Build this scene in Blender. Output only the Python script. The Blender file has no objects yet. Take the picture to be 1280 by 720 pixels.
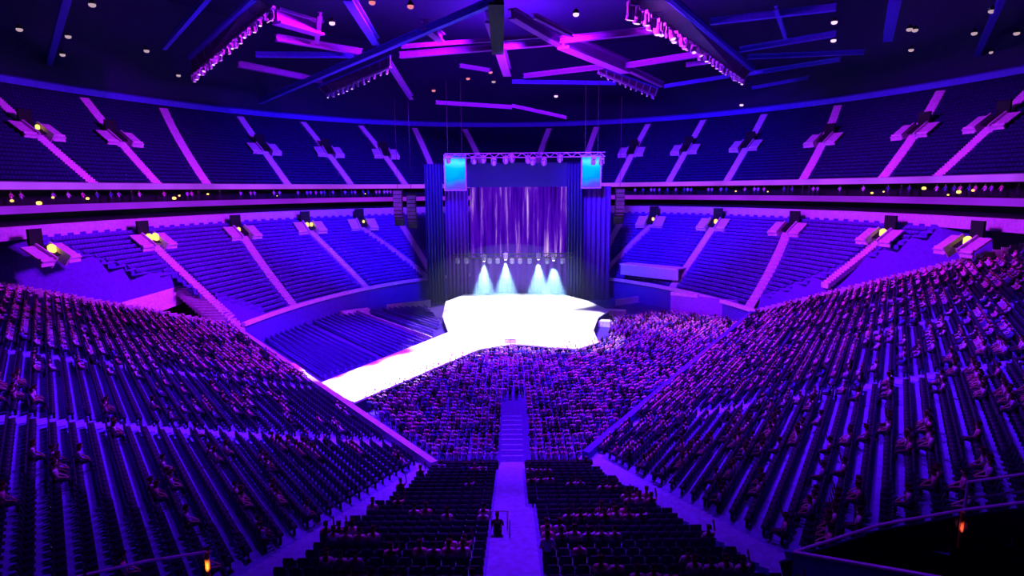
import bpy, bmesh, math, random
import numpy as np
from mathutils import Vector, Matrix
random.seed(7)
RNG = np.random.default_rng(7)
scn = bpy.context.scene
COL = scn.collection

# ------------------------------------------------------------------ camera
F = 763.0
CAMZ = 22.4
PITCH = math.atan(123 / 763); ROLL = math.atan(10 / 1280)
CP = np.array([0, 0, CAMZ])
FWD = np.array([0, math.cos(PITCH), -math.sin(PITCH)])
R0 = np.array([1.0, 0, 0]); U0 = np.array([0, math.sin(PITCH), math.cos(PITCH)])
UPV = U0 * math.cos(ROLL) + R0 * math.sin(ROLL)
RTV = R0 * math.cos(ROLL) - U0 * math.sin(ROLL)
def ray(x, y): return FWD + RTV * (x - 640) / F + UPV * (360 - y) / F
def at(x, y, z):
    d = ray(x, y); return CP + d * (z - CP[2]) / d[2]
def atY(x, y, Y):
    d = ray(x, y); return CP + d * Y / d[1]
def proj(P):
    v = np.asarray(P, float) - CP; d = v @ FWD
    return 640 + F * (v @ RTV) / d, 360 - F * (v @ UPV) / d, d
cd = bpy.data.cameras.new('camera'); cam = bpy.data.objects.new('camera', cd); COL.objects.link(cam)
cd.sensor_width = 36; cd.lens = 36 * F / 1280; cd.clip_end = 600; cd.clip_start = 0.1
m = Matrix.Identity(4)
for i in range(3):
    m[i][0] = RTV[i]; m[i][1] = UPV[i]; m[i][2] = -FWD[i]; m[i][3] = CP[i]
cam.matrix_world = m
scn.camera = cam

# ------------------------------------------------------------------ materials
def mat(name, c, rough=0.7, var=0.18, scale=3.0, spec=0.3, metal=0.0):
    M = bpy.data.materials.new(name); M.use_nodes = True
    nt = M.node_tree; b = nt.nodes['Principled BSDF']
    b.inputs['Roughness'].default_value = rough; b.inputs['Metallic'].default_value = metal
    b.inputs['Specular IOR Level'].default_value = spec
    tc = nt.nodes.new('ShaderNodeTexCoord'); n = nt.nodes.new('ShaderNodeTexNoise')
    n.inputs['Scale'].default_value = scale; n.inputs['Detail'].default_value = 3
    nt.links.new(tc.outputs['Object'], n.inputs['Vector'])
    r = nt.nodes.new('ShaderNodeValToRGB')
    r.color_ramp.elements[0].position = 0.3; r.color_ramp.elements[1].position = 0.7
    r.color_ramp.elements[0].color = tuple(max(0, v * (1 - var)) for v in c) + (1,)
    r.color_ramp.elements[1].color = tuple(min(1, v * (1 + var)) for v in c) + (1,)
    nt.links.new(n.outputs['Fac'], r.inputs['Fac']); nt.links.new(r.outputs['Color'], b.inputs['Base Color'])
    return M
def emit(name, c, s, var=0.0, scale=1.0):
    M = bpy.data.materials.new(name); M.use_nodes = True
    nt = M.node_tree; nt.nodes.clear()
    o = nt.nodes.new('ShaderNodeOutputMaterial'); e = nt.nodes.new('ShaderNodeEmission')
    e.inputs['Color'].default_value = tuple(c) + (1,); e.inputs['Strength'].default_value = s
    nt.links.new(e.outputs[0], o.inputs[0])
    if var:
        tc = nt.nodes.new('ShaderNodeTexCoord'); n = nt.nodes.new('ShaderNodeTexNoise')
        n.inputs['Scale'].default_value = scale; n.inputs['Detail'].default_value = 2
        nt.links.new(tc.outputs['Object'], n.inputs['Vector'])
        mp = nt.nodes.new('ShaderNodeMapRange')
        mp.inputs[1].default_value = 0.3; mp.inputs[2].default_value = 0.7
        mp.inputs[3].default_value = s * (1 - var); mp.inputs[4].default_value = s * (1 + var)
        nt.links.new(n.outputs['Fac'], mp.inputs[0]); nt.links.new(mp.outputs[0], e.inputs['Strength'])
    return M
M = {}
M['concrete'] = mat('pale_concrete', (0.5, 0.45, 0.52), 0.85)
M['step'] = mat('step_concrete', (0.62, 0.55, 0.64), 0.85)
M['tread'] = mat('tread_concrete', (0.17, 0.15, 0.62), 0.85)
M['near_step'] = mat('near_step_concrete', (0.3, 0.3, 0.75), 0.85)
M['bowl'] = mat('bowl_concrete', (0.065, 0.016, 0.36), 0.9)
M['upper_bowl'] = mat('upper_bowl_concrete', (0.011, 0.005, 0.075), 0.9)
M['dark'] = mat('near_black', (0.006, 0.005, 0.012), 0.9)  # near-black; stands for shade inside suites, concourse and tunnel mouths
M['roof'] = mat('roof_deck', (0.03, 0.015, 0.13), 0.9)
M['floor'] = mat('arena_floor', (0.07, 0.025, 0.3), 0.8)
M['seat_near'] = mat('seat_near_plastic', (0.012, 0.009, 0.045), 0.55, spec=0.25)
M['seat_low'] = mat('seat_lower_plastic', (0.11, 0.02, 0.42), 0.7, spec=0.1)  # haze and light over this tier put into a brighter seat colour
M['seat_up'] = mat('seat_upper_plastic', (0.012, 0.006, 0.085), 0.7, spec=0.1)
M['chair'] = mat('folding_chair_plastic', (0.16, 0.05, 0.6), 0.6)
M['steel'] = mat('painted_steel', (0.45, 0.35, 0.55), 0.55, metal=0.2)
M['blue_steel'] = mat('blue_lit_steel', (0.08, 0.05, 0.7), 0.5)  # blue light on the roof steel put into its colour
M['black_steel'] = mat('black_steel', (0.02, 0.018, 0.03), 0.5)
M['rail'] = mat('rail_steel', (0.6, 0.45, 0.8), 0.5)
M['orange'] = mat('orange_lit_post', (0.9, 0.3, 0.06), 0.5)  # warm light falling on the posts put into the colour
M['deck'] = mat('white_stage_deck', (0.85, 0.85, 0.85), 0.4, var=0.05)
M['cloth'] = mat('black_drape', (0.008, 0.002, 0.07), 0.95)  # black cloth, with the blue haze over it put into the colour
M['blue_cloth'] = mat('blue_haze_drape', (0.07, 0.004, 0.2), 0.95)  # hazy blue glow behind the stage put into this drape colour
M['white'] = mat('white_cloth', (0.85, 0.8, 0.85), 0.8)
M['wall_violet'] = mat('barrier_vinyl', (0.35, 0.12, 0.7), 0.7)
M['rimwall'] = mat('rim_wall_paint', (0.09, 0.03, 0.42), 0.8)
M['violet_steel'] = mat('violet_lit_steel', (0.42, 0.06, 0.6), 0.5)  # violet light on the girders put into the steel colour
M['rear'] = mat('rear_wall_paint', (0.012, 0.006, 0.07), 0.9)
M['lens'] = emit('lamp_lens', (0.85, 0.5, 1.0), 1.6)
M['white_lens'] = emit('white_lamp_lens', (0.9, 0.97, 1.0), 12)
M['pink_lens'] = emit('pink_lamp_lens', (1.0, 0.55, 0.85), 2.2)
M['warm'] = emit('warm_lamp', (1.0, 0.55, 0.12), 2.2)
M['dimwarm'] = emit('dim_ceiling_lamp', (0.9, 0.6, 0.75), 0.55)
M['red'] = emit('red_ceiling_lamp', (1.0, 0.25, 0.35), 0.9)
M['led'] = emit('led_ribbon', (0.42, 0.045, 1.0), 0.95, 0.25, 0.12)
M['led2'] = emit('led_ribbon_dim', (0.33, 0.015, 0.9), 0.75, 0.2, 0.1)
M['skin'] = [mat('skin_%d' % i, c, 0.6, 0.08) for i, c in enumerate([(0.6, 0.4, 0.33), (0.42, 0.26, 0.19), (0.2, 0.11, 0.08)])]
M['hair'] = [mat('hair_%d' % i, c, 0.7) for i, c in enumerate([(0.02, 0.014, 0.012), (0.09, 0.045, 0.025), (0.06, 0.04, 0.03)])]
SHIRT = [('pale', (0.85, 0.7, 0.85)), ('pink', (0.9, 0.25, 0.55)), ('lilac', (0.6, 0.3, 0.85)), ('blue', (0.12, 0.1, 0.5)), ('black', (0.02, 0.017, 0.03))]
M['shirt'] = [mat(n + '_shirt', c, 0.85) for n, c in SHIRT]
M['jeans'] = mat('dark_trousers', (0.03, 0.025, 0.07), 0.9)

def ribs(M_, base_lo, base_hi, sc):      # soft vertical folds for drapes
    return M_
# LED curtain: a lit screen of vertical streaks
def curtain_mat():
    M_ = bpy.data.materials.new('led_curtain'); M_.use_nodes = True
    nt = M_.node_tree; nt.nodes.clear(); N = nt.nodes.new; L = nt.links.new
    o = N('ShaderNodeOutputMaterial'); e = N('ShaderNodeEmission'); L(e.outputs[0], o.inputs[0])
    tc = N('ShaderNodeTexCoord'); mp = N('ShaderNodeMapping'); L(tc.outputs['Object'], mp.inputs[0])
    mp.inputs['Scale'].default_value = (1.0, 1.0, 0.06)
    n = N('ShaderNodeTexNoise'); n.inputs['Scale'].default_value = 1.0; n.inputs['Detail'].default_value = 5; n.inputs['Roughness'].default_value = 0.62
    L(mp.outputs[0], n.inputs['Vector'])
    r = N('ShaderNodeValToRGB'); E = r.color_ramp.elements
    E[0].position = 0.34; E[0].color = (0.012, 0.0, 0.1, 1)
    E[1].position = 0.72; E[1].color = (0.85, 0.6, 1.0, 1)
    a = E.new(0.42); a.color = (0.045, 0.0, 0.45, 1)
    a = E.new(0.56); a.color = (0.11, 0.005, 0.62, 1)
    a = E.new(0.63); a.color = (0.38, 0.12, 0.8, 1)
    L(n.outputs['Fac'], r.inputs['Fac']); L(r.outputs['Color'], e.inputs['Color']); e.inputs['Strength'].default_value = 0.85
    return M_
M['curtain'] = curtain_mat()
def screen_mat():
    M_ = bpy.data.materials.new('video_screen'); M_.use_nodes = True
    nt = M_.node_tree; nt.nodes.clear(); N = nt.nodes.new; L = nt.links.new
    o = N('ShaderNodeOutputMaterial'); e = N('ShaderNodeEmission'); L(e.outputs[0], o.inputs[0])
    tc = N('ShaderNodeTexCoord'); sp = N('ShaderNodeSeparateXYZ'); L(tc.outputs['Object'], sp.inputs[0])
    n = N('ShaderNodeTexNoise'); n.inputs['Scale'].default_value = 0.15; L(tc.outputs['Object'], n.inputs['Vector'])
    ad = N('ShaderNodeMath'); ad.operation = 'MULTIPLY_ADD'; ad.inputs[1].default_value = 0.16
    L(sp.outputs['Z'], ad.inputs[0]); L(n.outputs['Fac'], ad.inputs[2])
    r = N('ShaderNodeValToRGB'); E = r.color_ramp.elements
    E[0].position = 0.0; E[0].color = (0.14, 0.03, 0.85, 1)
    E[1].position = 1.0; E[1].color = (0.0, 0.02, 0.75, 1)
    for p_, c in ((0.22, (0.08, 0.06, 0.95)), (0.4, (0.0, 0.25, 1)), (0.6, (0.0, 0.5, 1)), (0.78, (0.08, 0.75, 0.95)), (0.9, (0.02, 0.4, 0.95))):
        a = E.new(p_); a.color = c + (1,)
    L(ad.outputs[0], r.inputs['Fac']); L(r.outputs['Color'], e.inputs['Color']); e.inputs['Strength'].default_value = 1.25
    return M_
M['screen'] = screen_mat()

# ------------------------------------------------------------------ mesh helpers
class MB:
    def __init__(s): s.v = []; s.f = []; s.mi = []
    def add(s, vs, fs, mi=0):
        o = len(s.v); s.v += [tuple(map(float, q)) for q in vs]
        s.f += [tuple(i + o for i in f) for f in fs]; s.mi += [mi] * len(fs)
    def box(s, c, h, ax=None, mi=0):       # centre, half sizes, axes rows
        A = np.eye(3) if ax is None else np.asarray(ax); c = np.asarray(c, float)
        vs = [c + A[0] * h[0] * i + A[1] * h[1] * j + A[2] * h[2] * k for k in (-1, 1) for j in (-1, 1) for i in (-1, 1)]
        s.add(vs, [(0, 2, 3, 1), (4, 5, 7, 6), (0, 1, 5, 4), (2, 6, 7, 3), (0, 4, 6, 2), (1, 3, 7, 5)], mi)
    def bar(s, a, b, w, h=None, mi=0, up=(0, 0, 1)):  # box along a->b
        a = np.asarray(a, float); b = np.asarray(b, float); d = b - a; L = np.linalg.norm(d)
        if L < 1e-6: return
        d /= L; sd = np.cross(d, up)
        if np.linalg.norm(sd) < 1e-3: sd = np.cross(d, (1, 0, 0))
        sd /= np.linalg.norm(sd); u = np.cross(sd, d)
        s.box((a + b) / 2, (L / 2, w / 2, (h or w) / 2), (d, sd, u), mi)
    def tube(s, pts, r, n=10, mi=0):
        P = [np.asarray(q, float) for q in pts]; rings = []
        for i, q in enumerate(P):
            d = P[min(i + 1, len(P) - 1)] - P[max(i - 1, 0)]; d /= np.linalg.norm(d)
            sd = np.cross(d, (0, 0, 1))
            if np.linalg.norm(sd) < 1e-3: sd = np.array([1.0, 0, 0])
            sd /= np.linalg.norm(sd); u = np.cross(sd, d)
            rr = r[i] if isinstance(r, (list, tuple)) else r
            rings.append([q + (sd * math.cos(k * 2 * math.pi / n) + u * math.sin(k * 2 * math.pi / n)) * rr for k in range(n)])
        vs = [v for g in rings for v in g]; fs = []
        for i in range(len(P) - 1):
            for k in range(n):
                fs.append((i * n + k, i * n + (k + 1) % n, (i + 1) * n + (k + 1) % n, (i + 1) * n + k))
        fs.append(tuple(range(n - 1, -1, -1))); fs.append(tuple((len(P) - 1) * n + k for k in range(n)))
        s.add(vs, fs, mi)
    def prism(s, poly, z0, z1, mi=0):
        n = len(poly); vs = [(x, y, z0) for x, y in poly] + [(x, y, z1) for x, y in poly]
        ar = sum(poly[i][0] * poly[(i + 1) % n][1] - poly[(i + 1) % n][0] * poly[i][1] for i in range(n))
        fs = [(i, (i + 1) % n, n + (i + 1) % n, n + i) for i in range(n)] + [tuple(range(n - 1, -1, -1)), tuple(range(n, 2 * n))]
        if ar < 0: fs = [f[::-1] for f in fs]
        s.add(vs, fs, mi)
    def sheet(s, grid, mi=0):
        R_, C_ = len(grid), len(grid[0]); vs = [v for g in grid for v in g]
        s.add(vs, [(i * C_ + j, i * C_ + j + 1, (i + 1) * C_ + j + 1, (i + 1) * C_ + j) for i in range(R_ - 1) for j in range(C_ - 1)], mi)
    def build(s, name, mats, parent=None, origin=None):
        me = bpy.data.meshes.new(name)
        o0 = np.zeros(3) if origin is None else np.asarray(origin, float)
        V = np.asarray(s.v, float).reshape(-1, 3) - o0
        me.from_pydata(V.tolist(), [], s.f)
        if not isinstance(mats, (list, tuple)): mats = [mats]
        for q in mats: me.materials.append(q)
        if len(mats) > 1: me.polygons.foreach_set('material_index', s.mi)
        me.update()
        return link(name, me, parent, o0)
def link(name, me, parent=None, loc=(0, 0, 0)):
    o = bpy.data.objects.new(name, me); COL.objects.link(o); o.location = tuple(loc)
    if parent is not None: o.parent = parent
    return o
def tag(o, label=None, cat=None, group=None, kind=None):
    if label: o['label'] = label
    if cat: o['category'] = cat
    if group: o['group'] = group
    if kind: o['kind'] = kind
    return o
def empty(name, loc, label, cat, group=None, rz=0):
    o = bpy.data.objects.new(name, None); COL.objects.link(o); o.location = tuple(map(float, loc)); o.rotation_euler = (0, 0, rz)
    o.empty_display_size = 0.2
    return tag(o, label, cat, group)
def struct(o): o['kind'] = 'structure'; return o
def copies(name, bv, bf, mats4, mats, mi=None):
    """one mesh of many transformed copies (mats4: N x 4 x 4); mi: per copy material index"""
    bv = np.asarray(bv, float); N = len(mats4); n = len(bv)
    T = np.asarray(mats4)
    V = np.einsum('nij,vj->nvi', T[:, :3, :3], bv) + T[:, None, :3, 3]
    fl = np.concatenate([np.asarray(f) for f in bf]); ln = np.array([len(f) for f in bf])
    loops = (fl[None, :] + (np.arange(N) * n)[:, None]).ravel()
    tot = np.tile(ln, N); st = np.concatenate([[0], np.cumsum(tot)[:-1]])
    me = bpy.data.meshes.new(name)
    me.vertices.add(N * n); me.vertices.foreach_set('co', V.ravel())
    me.loops.add(len(loops)); me.loops.foreach_set('vertex_index', loops.astype(np.int32))
    me.polygons.add(len(tot)); me.polygons.foreach_set('loop_start', st.astype(np.int32)); me.polygons.foreach_set('loop_total', tot.astype(np.int32))
    if not isinstance(mats, (list, tuple)): mats = [mats]
    for q in mats: me.materials.append(q)
    if mi is not None: me.polygons.foreach_set('material_index', np.asarray(mi, np.int32).ravel())
    me.update(calc_edges=True); me.validate()
    return link(name, me)
def frame(pos, fx, fy, s=1.0):
    T = np.eye(4); T[:3, 0] = np.array([fx[0], fx[1], 0]) * s; T[:3, 1] = np.array([fy[0], fy[1], 0]) * s; T[2, 2] = s; T[:3, 3] = pos
    return T
ORD = ['zeroth', 'first', 'second', 'third', 'fourth', 'fifth', 'sixth', 'seventh', 'eighth', 'ninth', 'tenth', 'eleventh', 'twelfth', 'thirteenth', 'fourteenth', 'fifteenth', 'sixteenth', 'seventeenth', 'eighteenth', 'nineteenth', 'twentieth']
def ordn(i):
    if i < len(ORD): return ORD[i]
    t, u = divmod(i, 10); tens = {2: 'twenty', 3: 'thirty', 4: 'forty', 5: 'fifty', 6: 'sixty', 7: 'seventy', 8: 'eighty', 9: 'ninety'}.get(t, 'hundred')
    return tens + ('-' + ORD[u] if u else 'th')

# ------------------------------------------------------------------ shell: floor, roof
b = MB(); b.prism([(-110, -25), (110, -25), (110, 190), (-110, 190)], -0.3, 0.0); struct(b.build('floor', M['floor']))
b = MB(); b.prism([(-115, -25), (115, -25), (115, 190), (-115, 190)], 60.0, 60.6); struct(b.build('ceiling', M['roof']))

# ------------------------------------------------------------------ far bowl (ellipses)
CY = 70.4
LOW_IN, LOW_OUT = (39.4, 65.6, 3.2), (59.2, 80.0, CAMZ - 5.2)
UP_IN, UP_OUT = (59.5, 80.3, CAMZ + 1.3), (82.0, 103.0, CAMZ + 17.0)
def tier(T, th, v):
    (a0, b0, z0), (a1, b1, z1) = T
    a = a0 + (a1 - a0) * v; bb = b0 + (b1 - b0) * v; z = z0 + (z1 - z0) * v
    return np.array([a * math.sin(th), CY + bb * math.cos(th), z])
LOWER, UPPER = (LOW_IN, LOW_OUT), (UP_IN, UP_OUT)
def inv(T, x, y):
    best = None
    ths = np.radians(np.linspace(-115, 115, 461)); vs = np.linspace(-0.15, 1.15, 53)
    for th in ths:
        for v in vs:
            P = tier(T, th, v)
            if P[1] < 8: continue
            q = proj(P); e = (q[0] - x) ** 2 + (q[1] - y) ** 2
            if best is None or e < best[0]: best = (e, th, v)
    return best[1], best[2]

# side stands
ZB = 3.2
class Stand:
    def __init__(s, px, side, ang, slope, tfar, nb, name, pitch=0.82):
        s.B = at(px[0], px[1], ZB); s.side = side; a = math.radians(ang); s.pitch = pitch; s.rise = slope * pitch
        s.r = np.array([side * math.sin(a), math.cos(a)]); s.u = np.array([side * math.cos(a), -math.sin(a)])
        s.tfar = tfar; s.nb = nb; s.name = name; s.slope = slope
    def P(s, t, d, z=None):
        q = s.B[:2] + s.r * t + s.u * d
        return np.array([q[0], q[1], s.z(d) if z is None else z])
    def z(s, d): return ZB + math.floor(max(d, 0) / s.pitch + 1e-6) * s.rise
    def ts(s, P): q = np.asarray(P)[:2] - s.B[:2]; return q @ s.r, q @ s.u
    def tnear(s, d): return max(s.nb[0] * d / s.nb[1], -26)
LS = Stand((540, 590), -1, 37.3, 0.34, 56.2, (-10.7, 11.9), 'left')
RS = Stand((735, 577), 1, 32.1, 0.37, 59.0, (-15.0, 14.3), 'right')
LS.K, RS.K = 34, 38
AW = 1.35
LS.aisles = [5.6, 22.5, 39.5]; RS.aisles = [8.0, 26.0, 43.0]
def outside_side_stands(P, marg=0.3):
    if P[0] < 0: return LS.ts(P)[0] > LS.tfar + marg or P[1] > 150
    return RS.ts(P)[0] > RS.tfar + marg
def in_poly(x, y, poly):
    c = False; n = len(poly)
    for i in range(n):
        x0, y0 = poly[i]; x1, y1 = poly[(i + 1) % n]
        if (y0 > y) != (y1 > y) and x < (x1 - x0) * (y - y0) / (y1 - y0) + x0: c = not c
    return c

# the tunnel that cuts into the lower tier beside the left stand
TUN_A = atY(226, 357, 88.0); TUN_B = atY(143, 381, 77.5)
TUN_FLOOR = [at(288, 414, 3.0), at(228, 378, 6.0)]
TSH = np.array([-1.2, -.8, 0])
tun_poly = [tuple(q[:2]) for q in (at(289, 412, 3.2) + TSH, TUN_A + TSH * .6, TUN_B)]
TUN_D = LS.ts(TUN_B)[1]; print('tunB', LS.ts(TUN_B), LS.ts(TUN_A))
tun_poly.append(tuple(LS.P(LS.tfar, LS.ts(TUN_B)[1])[:2])); tun_poly.append(tuple(LS.P(LS.tfar, -0.4)[:2]))
def in_tunnel(P): return in_poly(P[0], P[1], tun_poly)

KL, KU = 24, 26
def bowl_z(P):
    lo, hi = -0.3, 1.6
    for _ in range(40):
        v = (lo + hi) / 2; a = LOW_IN[0] + (LOW_OUT[0] - LOW_IN[0]) * v; bb = LOW_IN[1] + (LOW_OUT[1] - LOW_IN[1]) * v
        if (P[0] / a) ** 2 + ((P[1] - CY) / bb) ** 2 > 1: lo = v
        else: hi = v
    return ZB + (LOW_OUT[2] - ZB) * min(v, 1.0)
def infill(S, name):
    b = MB(); g = []
    for i in range(57):
        d = i * 0.5; A = S.P(S.tfar + .2, d, ZB + S.slope * d); row = [A]
        for q in (.25, .5, .75, 1):
            P = S.P(S.tfar + .2 + 5.2 * q, d, 0); zb = bowl_z(P); row.append(np.array([P[0], P[1], A[2] + (max(zb, 0) - A[2]) * q]))
        if S.side < 0 and d < TUN_D - .3: continue
        g.append(row)
    b.sheet(g if S.side < 0 else [r[::-1] for r in g]); struct(b.build('floor_infill_' + name, M['seat_low']))
def bowl_steps(T, K, name, mt, clip):
    b = MB(); ths = np.radians(np.arange(-113, 113.1, 1.5))
    for i in range(len(ths) - 1):
        for k in range(K):
            v0, v1 = k / K, (k + 1) / K
            mid = tier(T, (ths[i] + ths[i + 1]) / 2, (v0 + v1) / 2)
            if clip and (not outside_side_stands(mid, 4.6) or in_tunnel(mid)): continue
            z = tier(T, 0, v0)[2]; z1 = tier(T, 0, v1)[2]
            A, B_, C_, D = tier(T, ths[i], v0), tier(T, ths[i + 1], v0), tier(T, ths[i + 1], v1), tier(T, ths[i], v1)
            for q in (A, B_, C_, D): q[2] = z
            C2, D2 = C_.copy(), D.copy(); C2[2] = z1; D2[2] = z1
            b.add([A, B_, C_, D, C2, D2], [(0, 1, 2, 3), (3, 2, 4, 5)])
    return struct(b.build(name, mt))
bowl_steps(LOWER, KL, 'floor_lower_tier', M['bowl'], True)
infill(LS, 'left'); infill(RS, 'right')
b = MB(); g = []; Qr = at(289, 412, 3.2) + TSH
for f in [i / 12 for i in range(25)]:
    H = Qr + (TUN_A - Qr) * f if f <= 1 else TUN_A + (TUN_B - TUN_A) * (f - 1) * 1.04
    t0 = LS.ts(H)[0]; t1 = max(LS.tfar + 5.8, t0 + .6); row = []
    for q in (0, .2, .4, .6, .8, 1):
        P = H[:2] + LS.r * (t1 - t0) * q; z1 = bowl_z(P); row.append(np.array([P[0], P[1], (H[2] - .3) * (1 - q) + (z1 + .1) * q]))
    g.append(row)
b.sheet(g); g = []
for i in range(14):
    d = -6 + i * .5; row = []
    for q in range(9):
        t = LS.tfar - .2 + q * .85; P = LS.B[:2] + LS.r * t + LS.u * d
        k_ = math.hypot(P[0] / LOW_IN[0], (P[1] - CY) / LOW_IN[1])
        if k_ < 1: P = np.array([P[0] / k_, CY + (P[1] - CY) / k_])
        row.append(np.array([P[0], P[1], bowl_z(P) + .12]))
    g.append(row)
b.sheet(g); struct(b.build('floor_infill_tunnel', M['seat_low']))
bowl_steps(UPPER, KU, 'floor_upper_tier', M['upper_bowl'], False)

LOW_AIS = [((65, 325), (178, 368)), ((190, 305), (252, 365)), ((305, 296), (372, 390)), ((389, 289), (466, 367)), ((452, 283), (549, 361)), ((517, 305), (538, 342)),
           ((760, 305), (743, 338)), ((818, 277), (742, 358)), ((893, 284), (850, 345)), ((983, 290), (945, 368)), ((1108, 298), (1005, 376)), ((1218, 307), (1120, 345))]
UP_AIS = [((0, 130), (115, 228)), ((120, 143), (195, 230)), ((203, 130), (257, 230)), ((296, 140), (358, 230)), ((375, 150), (440, 232)), ((446, 153), (505, 230)),
          ((517, 157), (537, 200)), ((580, 160), (597, 195)), ((686, 160), (674, 195)), ((747, 158), (733, 195)), ((812, 155), (772, 228)), ((880, 150), (835, 228)),
          ((958, 140), (910, 225)), ((1048, 135), (1005, 224)), ((1172, 118), (1105, 222)), ((1279, 122), (1172, 220))]
def fit(T, lst):
    out = []
    for t, bt in lst:
        a = inv(T, *t); c = inv(T, *bt)
        dv = a[1] - c[1]; sl = (a[0] - c[0]) / dv if abs(dv) > 0.1 else 0
        sl = max(-0.5, min(0.5, sl)); mid = (a[0] + c[0]) / 2; vm = (a[1] + c[1]) / 2
        out.append((mid - sl * vm, sl, a[1], c[1]))       # theta(v) = t0 + sl v
    return out
low_a, up_a = fit(LOWER, LOW_AIS), fit(UPPER, UP_AIS)
UP_TOP = [1, 1, 1, 1, 1, 1, 1, 1, 1, 1, 1, 1, 1, 1, 1, 1]
def aisle_strip(T, K, A, v0, v1, name, w, clip):
    b = MB()
    for k in range(int(v0 * K * 2), int(v1 * K * 2)):
        va, vb = k / (2 * K), (k + 1) / (2 * K)
        th = A[0] + A[1] * (va + vb) / 2
        P0 = tier(T, A[0] + A[1] * va, va); P1 = tier(T, A[0] + A[1] * vb, vb)
        if clip and (not outside_side_stands(P0, 1.5) or in_tunnel(P0)): continue
        z = P0[2] + 0.28
        d = P1 - P0; d[2] = 0; L = np.linalg.norm(d); d /= L; sd = np.array([d[1], -d[0], 0])
        c = (P0 + P1) / 2; c[2] = z - 0.4
        b.box(c, (L / 2 + 0.02, w / 2, 0.4), (d, sd, (0, 0, 1)))
    if b.v: struct(b.build(name, M['step']))
for A in low_a: aisle_strip(LOWER, KL, A, 0, 0.82, 'trim_aisle_steps', 1.5, True)
for i, A in enumerate(up_a): aisle_strip(UPPER, KU, A, 0, 0.98, 'trim_aisle_steps', 1.45, False)

# far seats (one seat = back shell and pan)
def seat_low(): 
    b = MB(); b.box((0, -0.26, 0.64), (0.24, 0.04, 0.24)); b.box((0, -0.09, 0.46), (0.24, 0.13, 0.05)); return b
def bowl_seats(T, K, aisles, vmins, name, mt, label, clip, vtop):
    b = seat_low(); Ts = []
    for k in range(K):
        v = (k + 0.45) / K
        if v > vtop: continue
        a = T[0][0] + (T[1][0] - T[0][0]) * v; bb = T[0][1] + (T[1][1] - T[0][1]) * v; z = tier(T, 0, k / K)[2]
        th = math.radians(-110)
        while th < math.radians(110):
            ds = math.hypot(a * math.cos(th), bb * math.sin(th)); th += 0.56 / ds
            P = tier(T, th, v); P[2] = z
            if clip and (not outside_side_stands(P, 5) or in_tunnel(P)): continue
            if any(abs((th - (A[0] + A[1] * v)) * ds) < 1.2 for A in aisles): continue
            n = np.array([-math.sin(th) / a * a, -math.cos(th), 0]); n /= np.linalg.norm(n)
            Ts.append(frame(P, (n[1], -n[0]), n))
    o = copies(name, b.v, b.f, Ts, mt); tag(o, label, 'seats', kind='stuff'); return o
bowl_seats(LOWER, KL, low_a, None, 'lower_tier_seats', M['seat_low'], 'rows of empty violet blue seats in the lower tier across the arena', True, 0.97)
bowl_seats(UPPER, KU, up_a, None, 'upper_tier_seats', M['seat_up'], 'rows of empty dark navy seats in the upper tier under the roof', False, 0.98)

# ------------------------------------------------------------------ fascia rings
def ring(name, prof, mt, th0=-112, th1=112, a=59.2, bb=80.0):
    g = []
    for th in np.radians(np.arange(th0, th1 + 0.1, 1.5)):
        g.append([np.array([(a + d) * math.sin(th), CY + (bb + d) * math.cos(th), CAMZ + z]) for d, z in prof])
    b = MB(); b.sheet(g); return b.build(name, mt)
struct(ring('trim_upper_fascia_cap', [(0.0, 1.38), (0.5, 1.45), (0.5, 1.2)], M['concrete']))
struct(ring('wall_suites', [(0.06, 0.45), (3.0, 0.45), (3.0, -1.45), (-0.45, -1.45)], M['dark']))
struct(ring('wall_concourse', [(-0.44, -2.4), (2.5, -2.4), (2.5, -3.95), (0.05, -3.95)], M['dark']))
struct(ring('wall_lower_parapet', [(0.4, -3.9), (0, -3.9), (0, -5.5)], M['concrete']))
struct(ring('wall_upper_rear', [(23.0, 17.0), (23.4, 17.6), (23.4, 37.7)], M['rear']))
struct(ring('trim_rim_beam', [(21.8, 16.9), (21.6, 17.9), (22.4, 18.3), (23.2, 17.6)], M['blue_steel']))
o = ring('led_ribbon', [(0.0, 1.36), (-0.06, 1.36), (-0.06, 0.46), (0.0, 0.46)], M['led']); tag(o, 'bright violet light ribbon along the edge of the upper tier', 'light ribbon')
o = ring('led_ribbon', [(-0.45, -1.45), (-0.5, -1.45), (-0.5, -2.4), (-0.45, -2.4)], M['led2']); tag(o, 'violet light ribbon below the row of warm lit suites', 'light ribbon')

# rim wall of the floor
g = []
for th in np.radians(np.arange(-100, 100.1, 1.5)):
    P = tier(LOWER, th, 0)
    if not outside_side_stands(P, -0.5): continue
    n = np.array([-math.sin(th), -math.cos(th)])
    g.append([np.array([P[0] + n[0] * o_, P[1] + n[1] * o_, z]) for o_, z in ((0.0, 0), (0.45, 0), (0.45, 3.75), (0.0, 3.75), (0.0, 3.2))])
b = MB(); b.sheet(g); struct(b.build('wall_floor_rim', M['rimwall']))
b = MB()
for k in range(len(g) - 1):
    if np.linalg.norm(g[k + 1][2] - g[k][2]) < 6: b.bar(g[k][2] + np.array([0, 0, .1]), g[k + 1][2] + np.array([0, 0, .1]), .6, .55)
struct(b.build('trim_rim_cap', M['white']))

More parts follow.
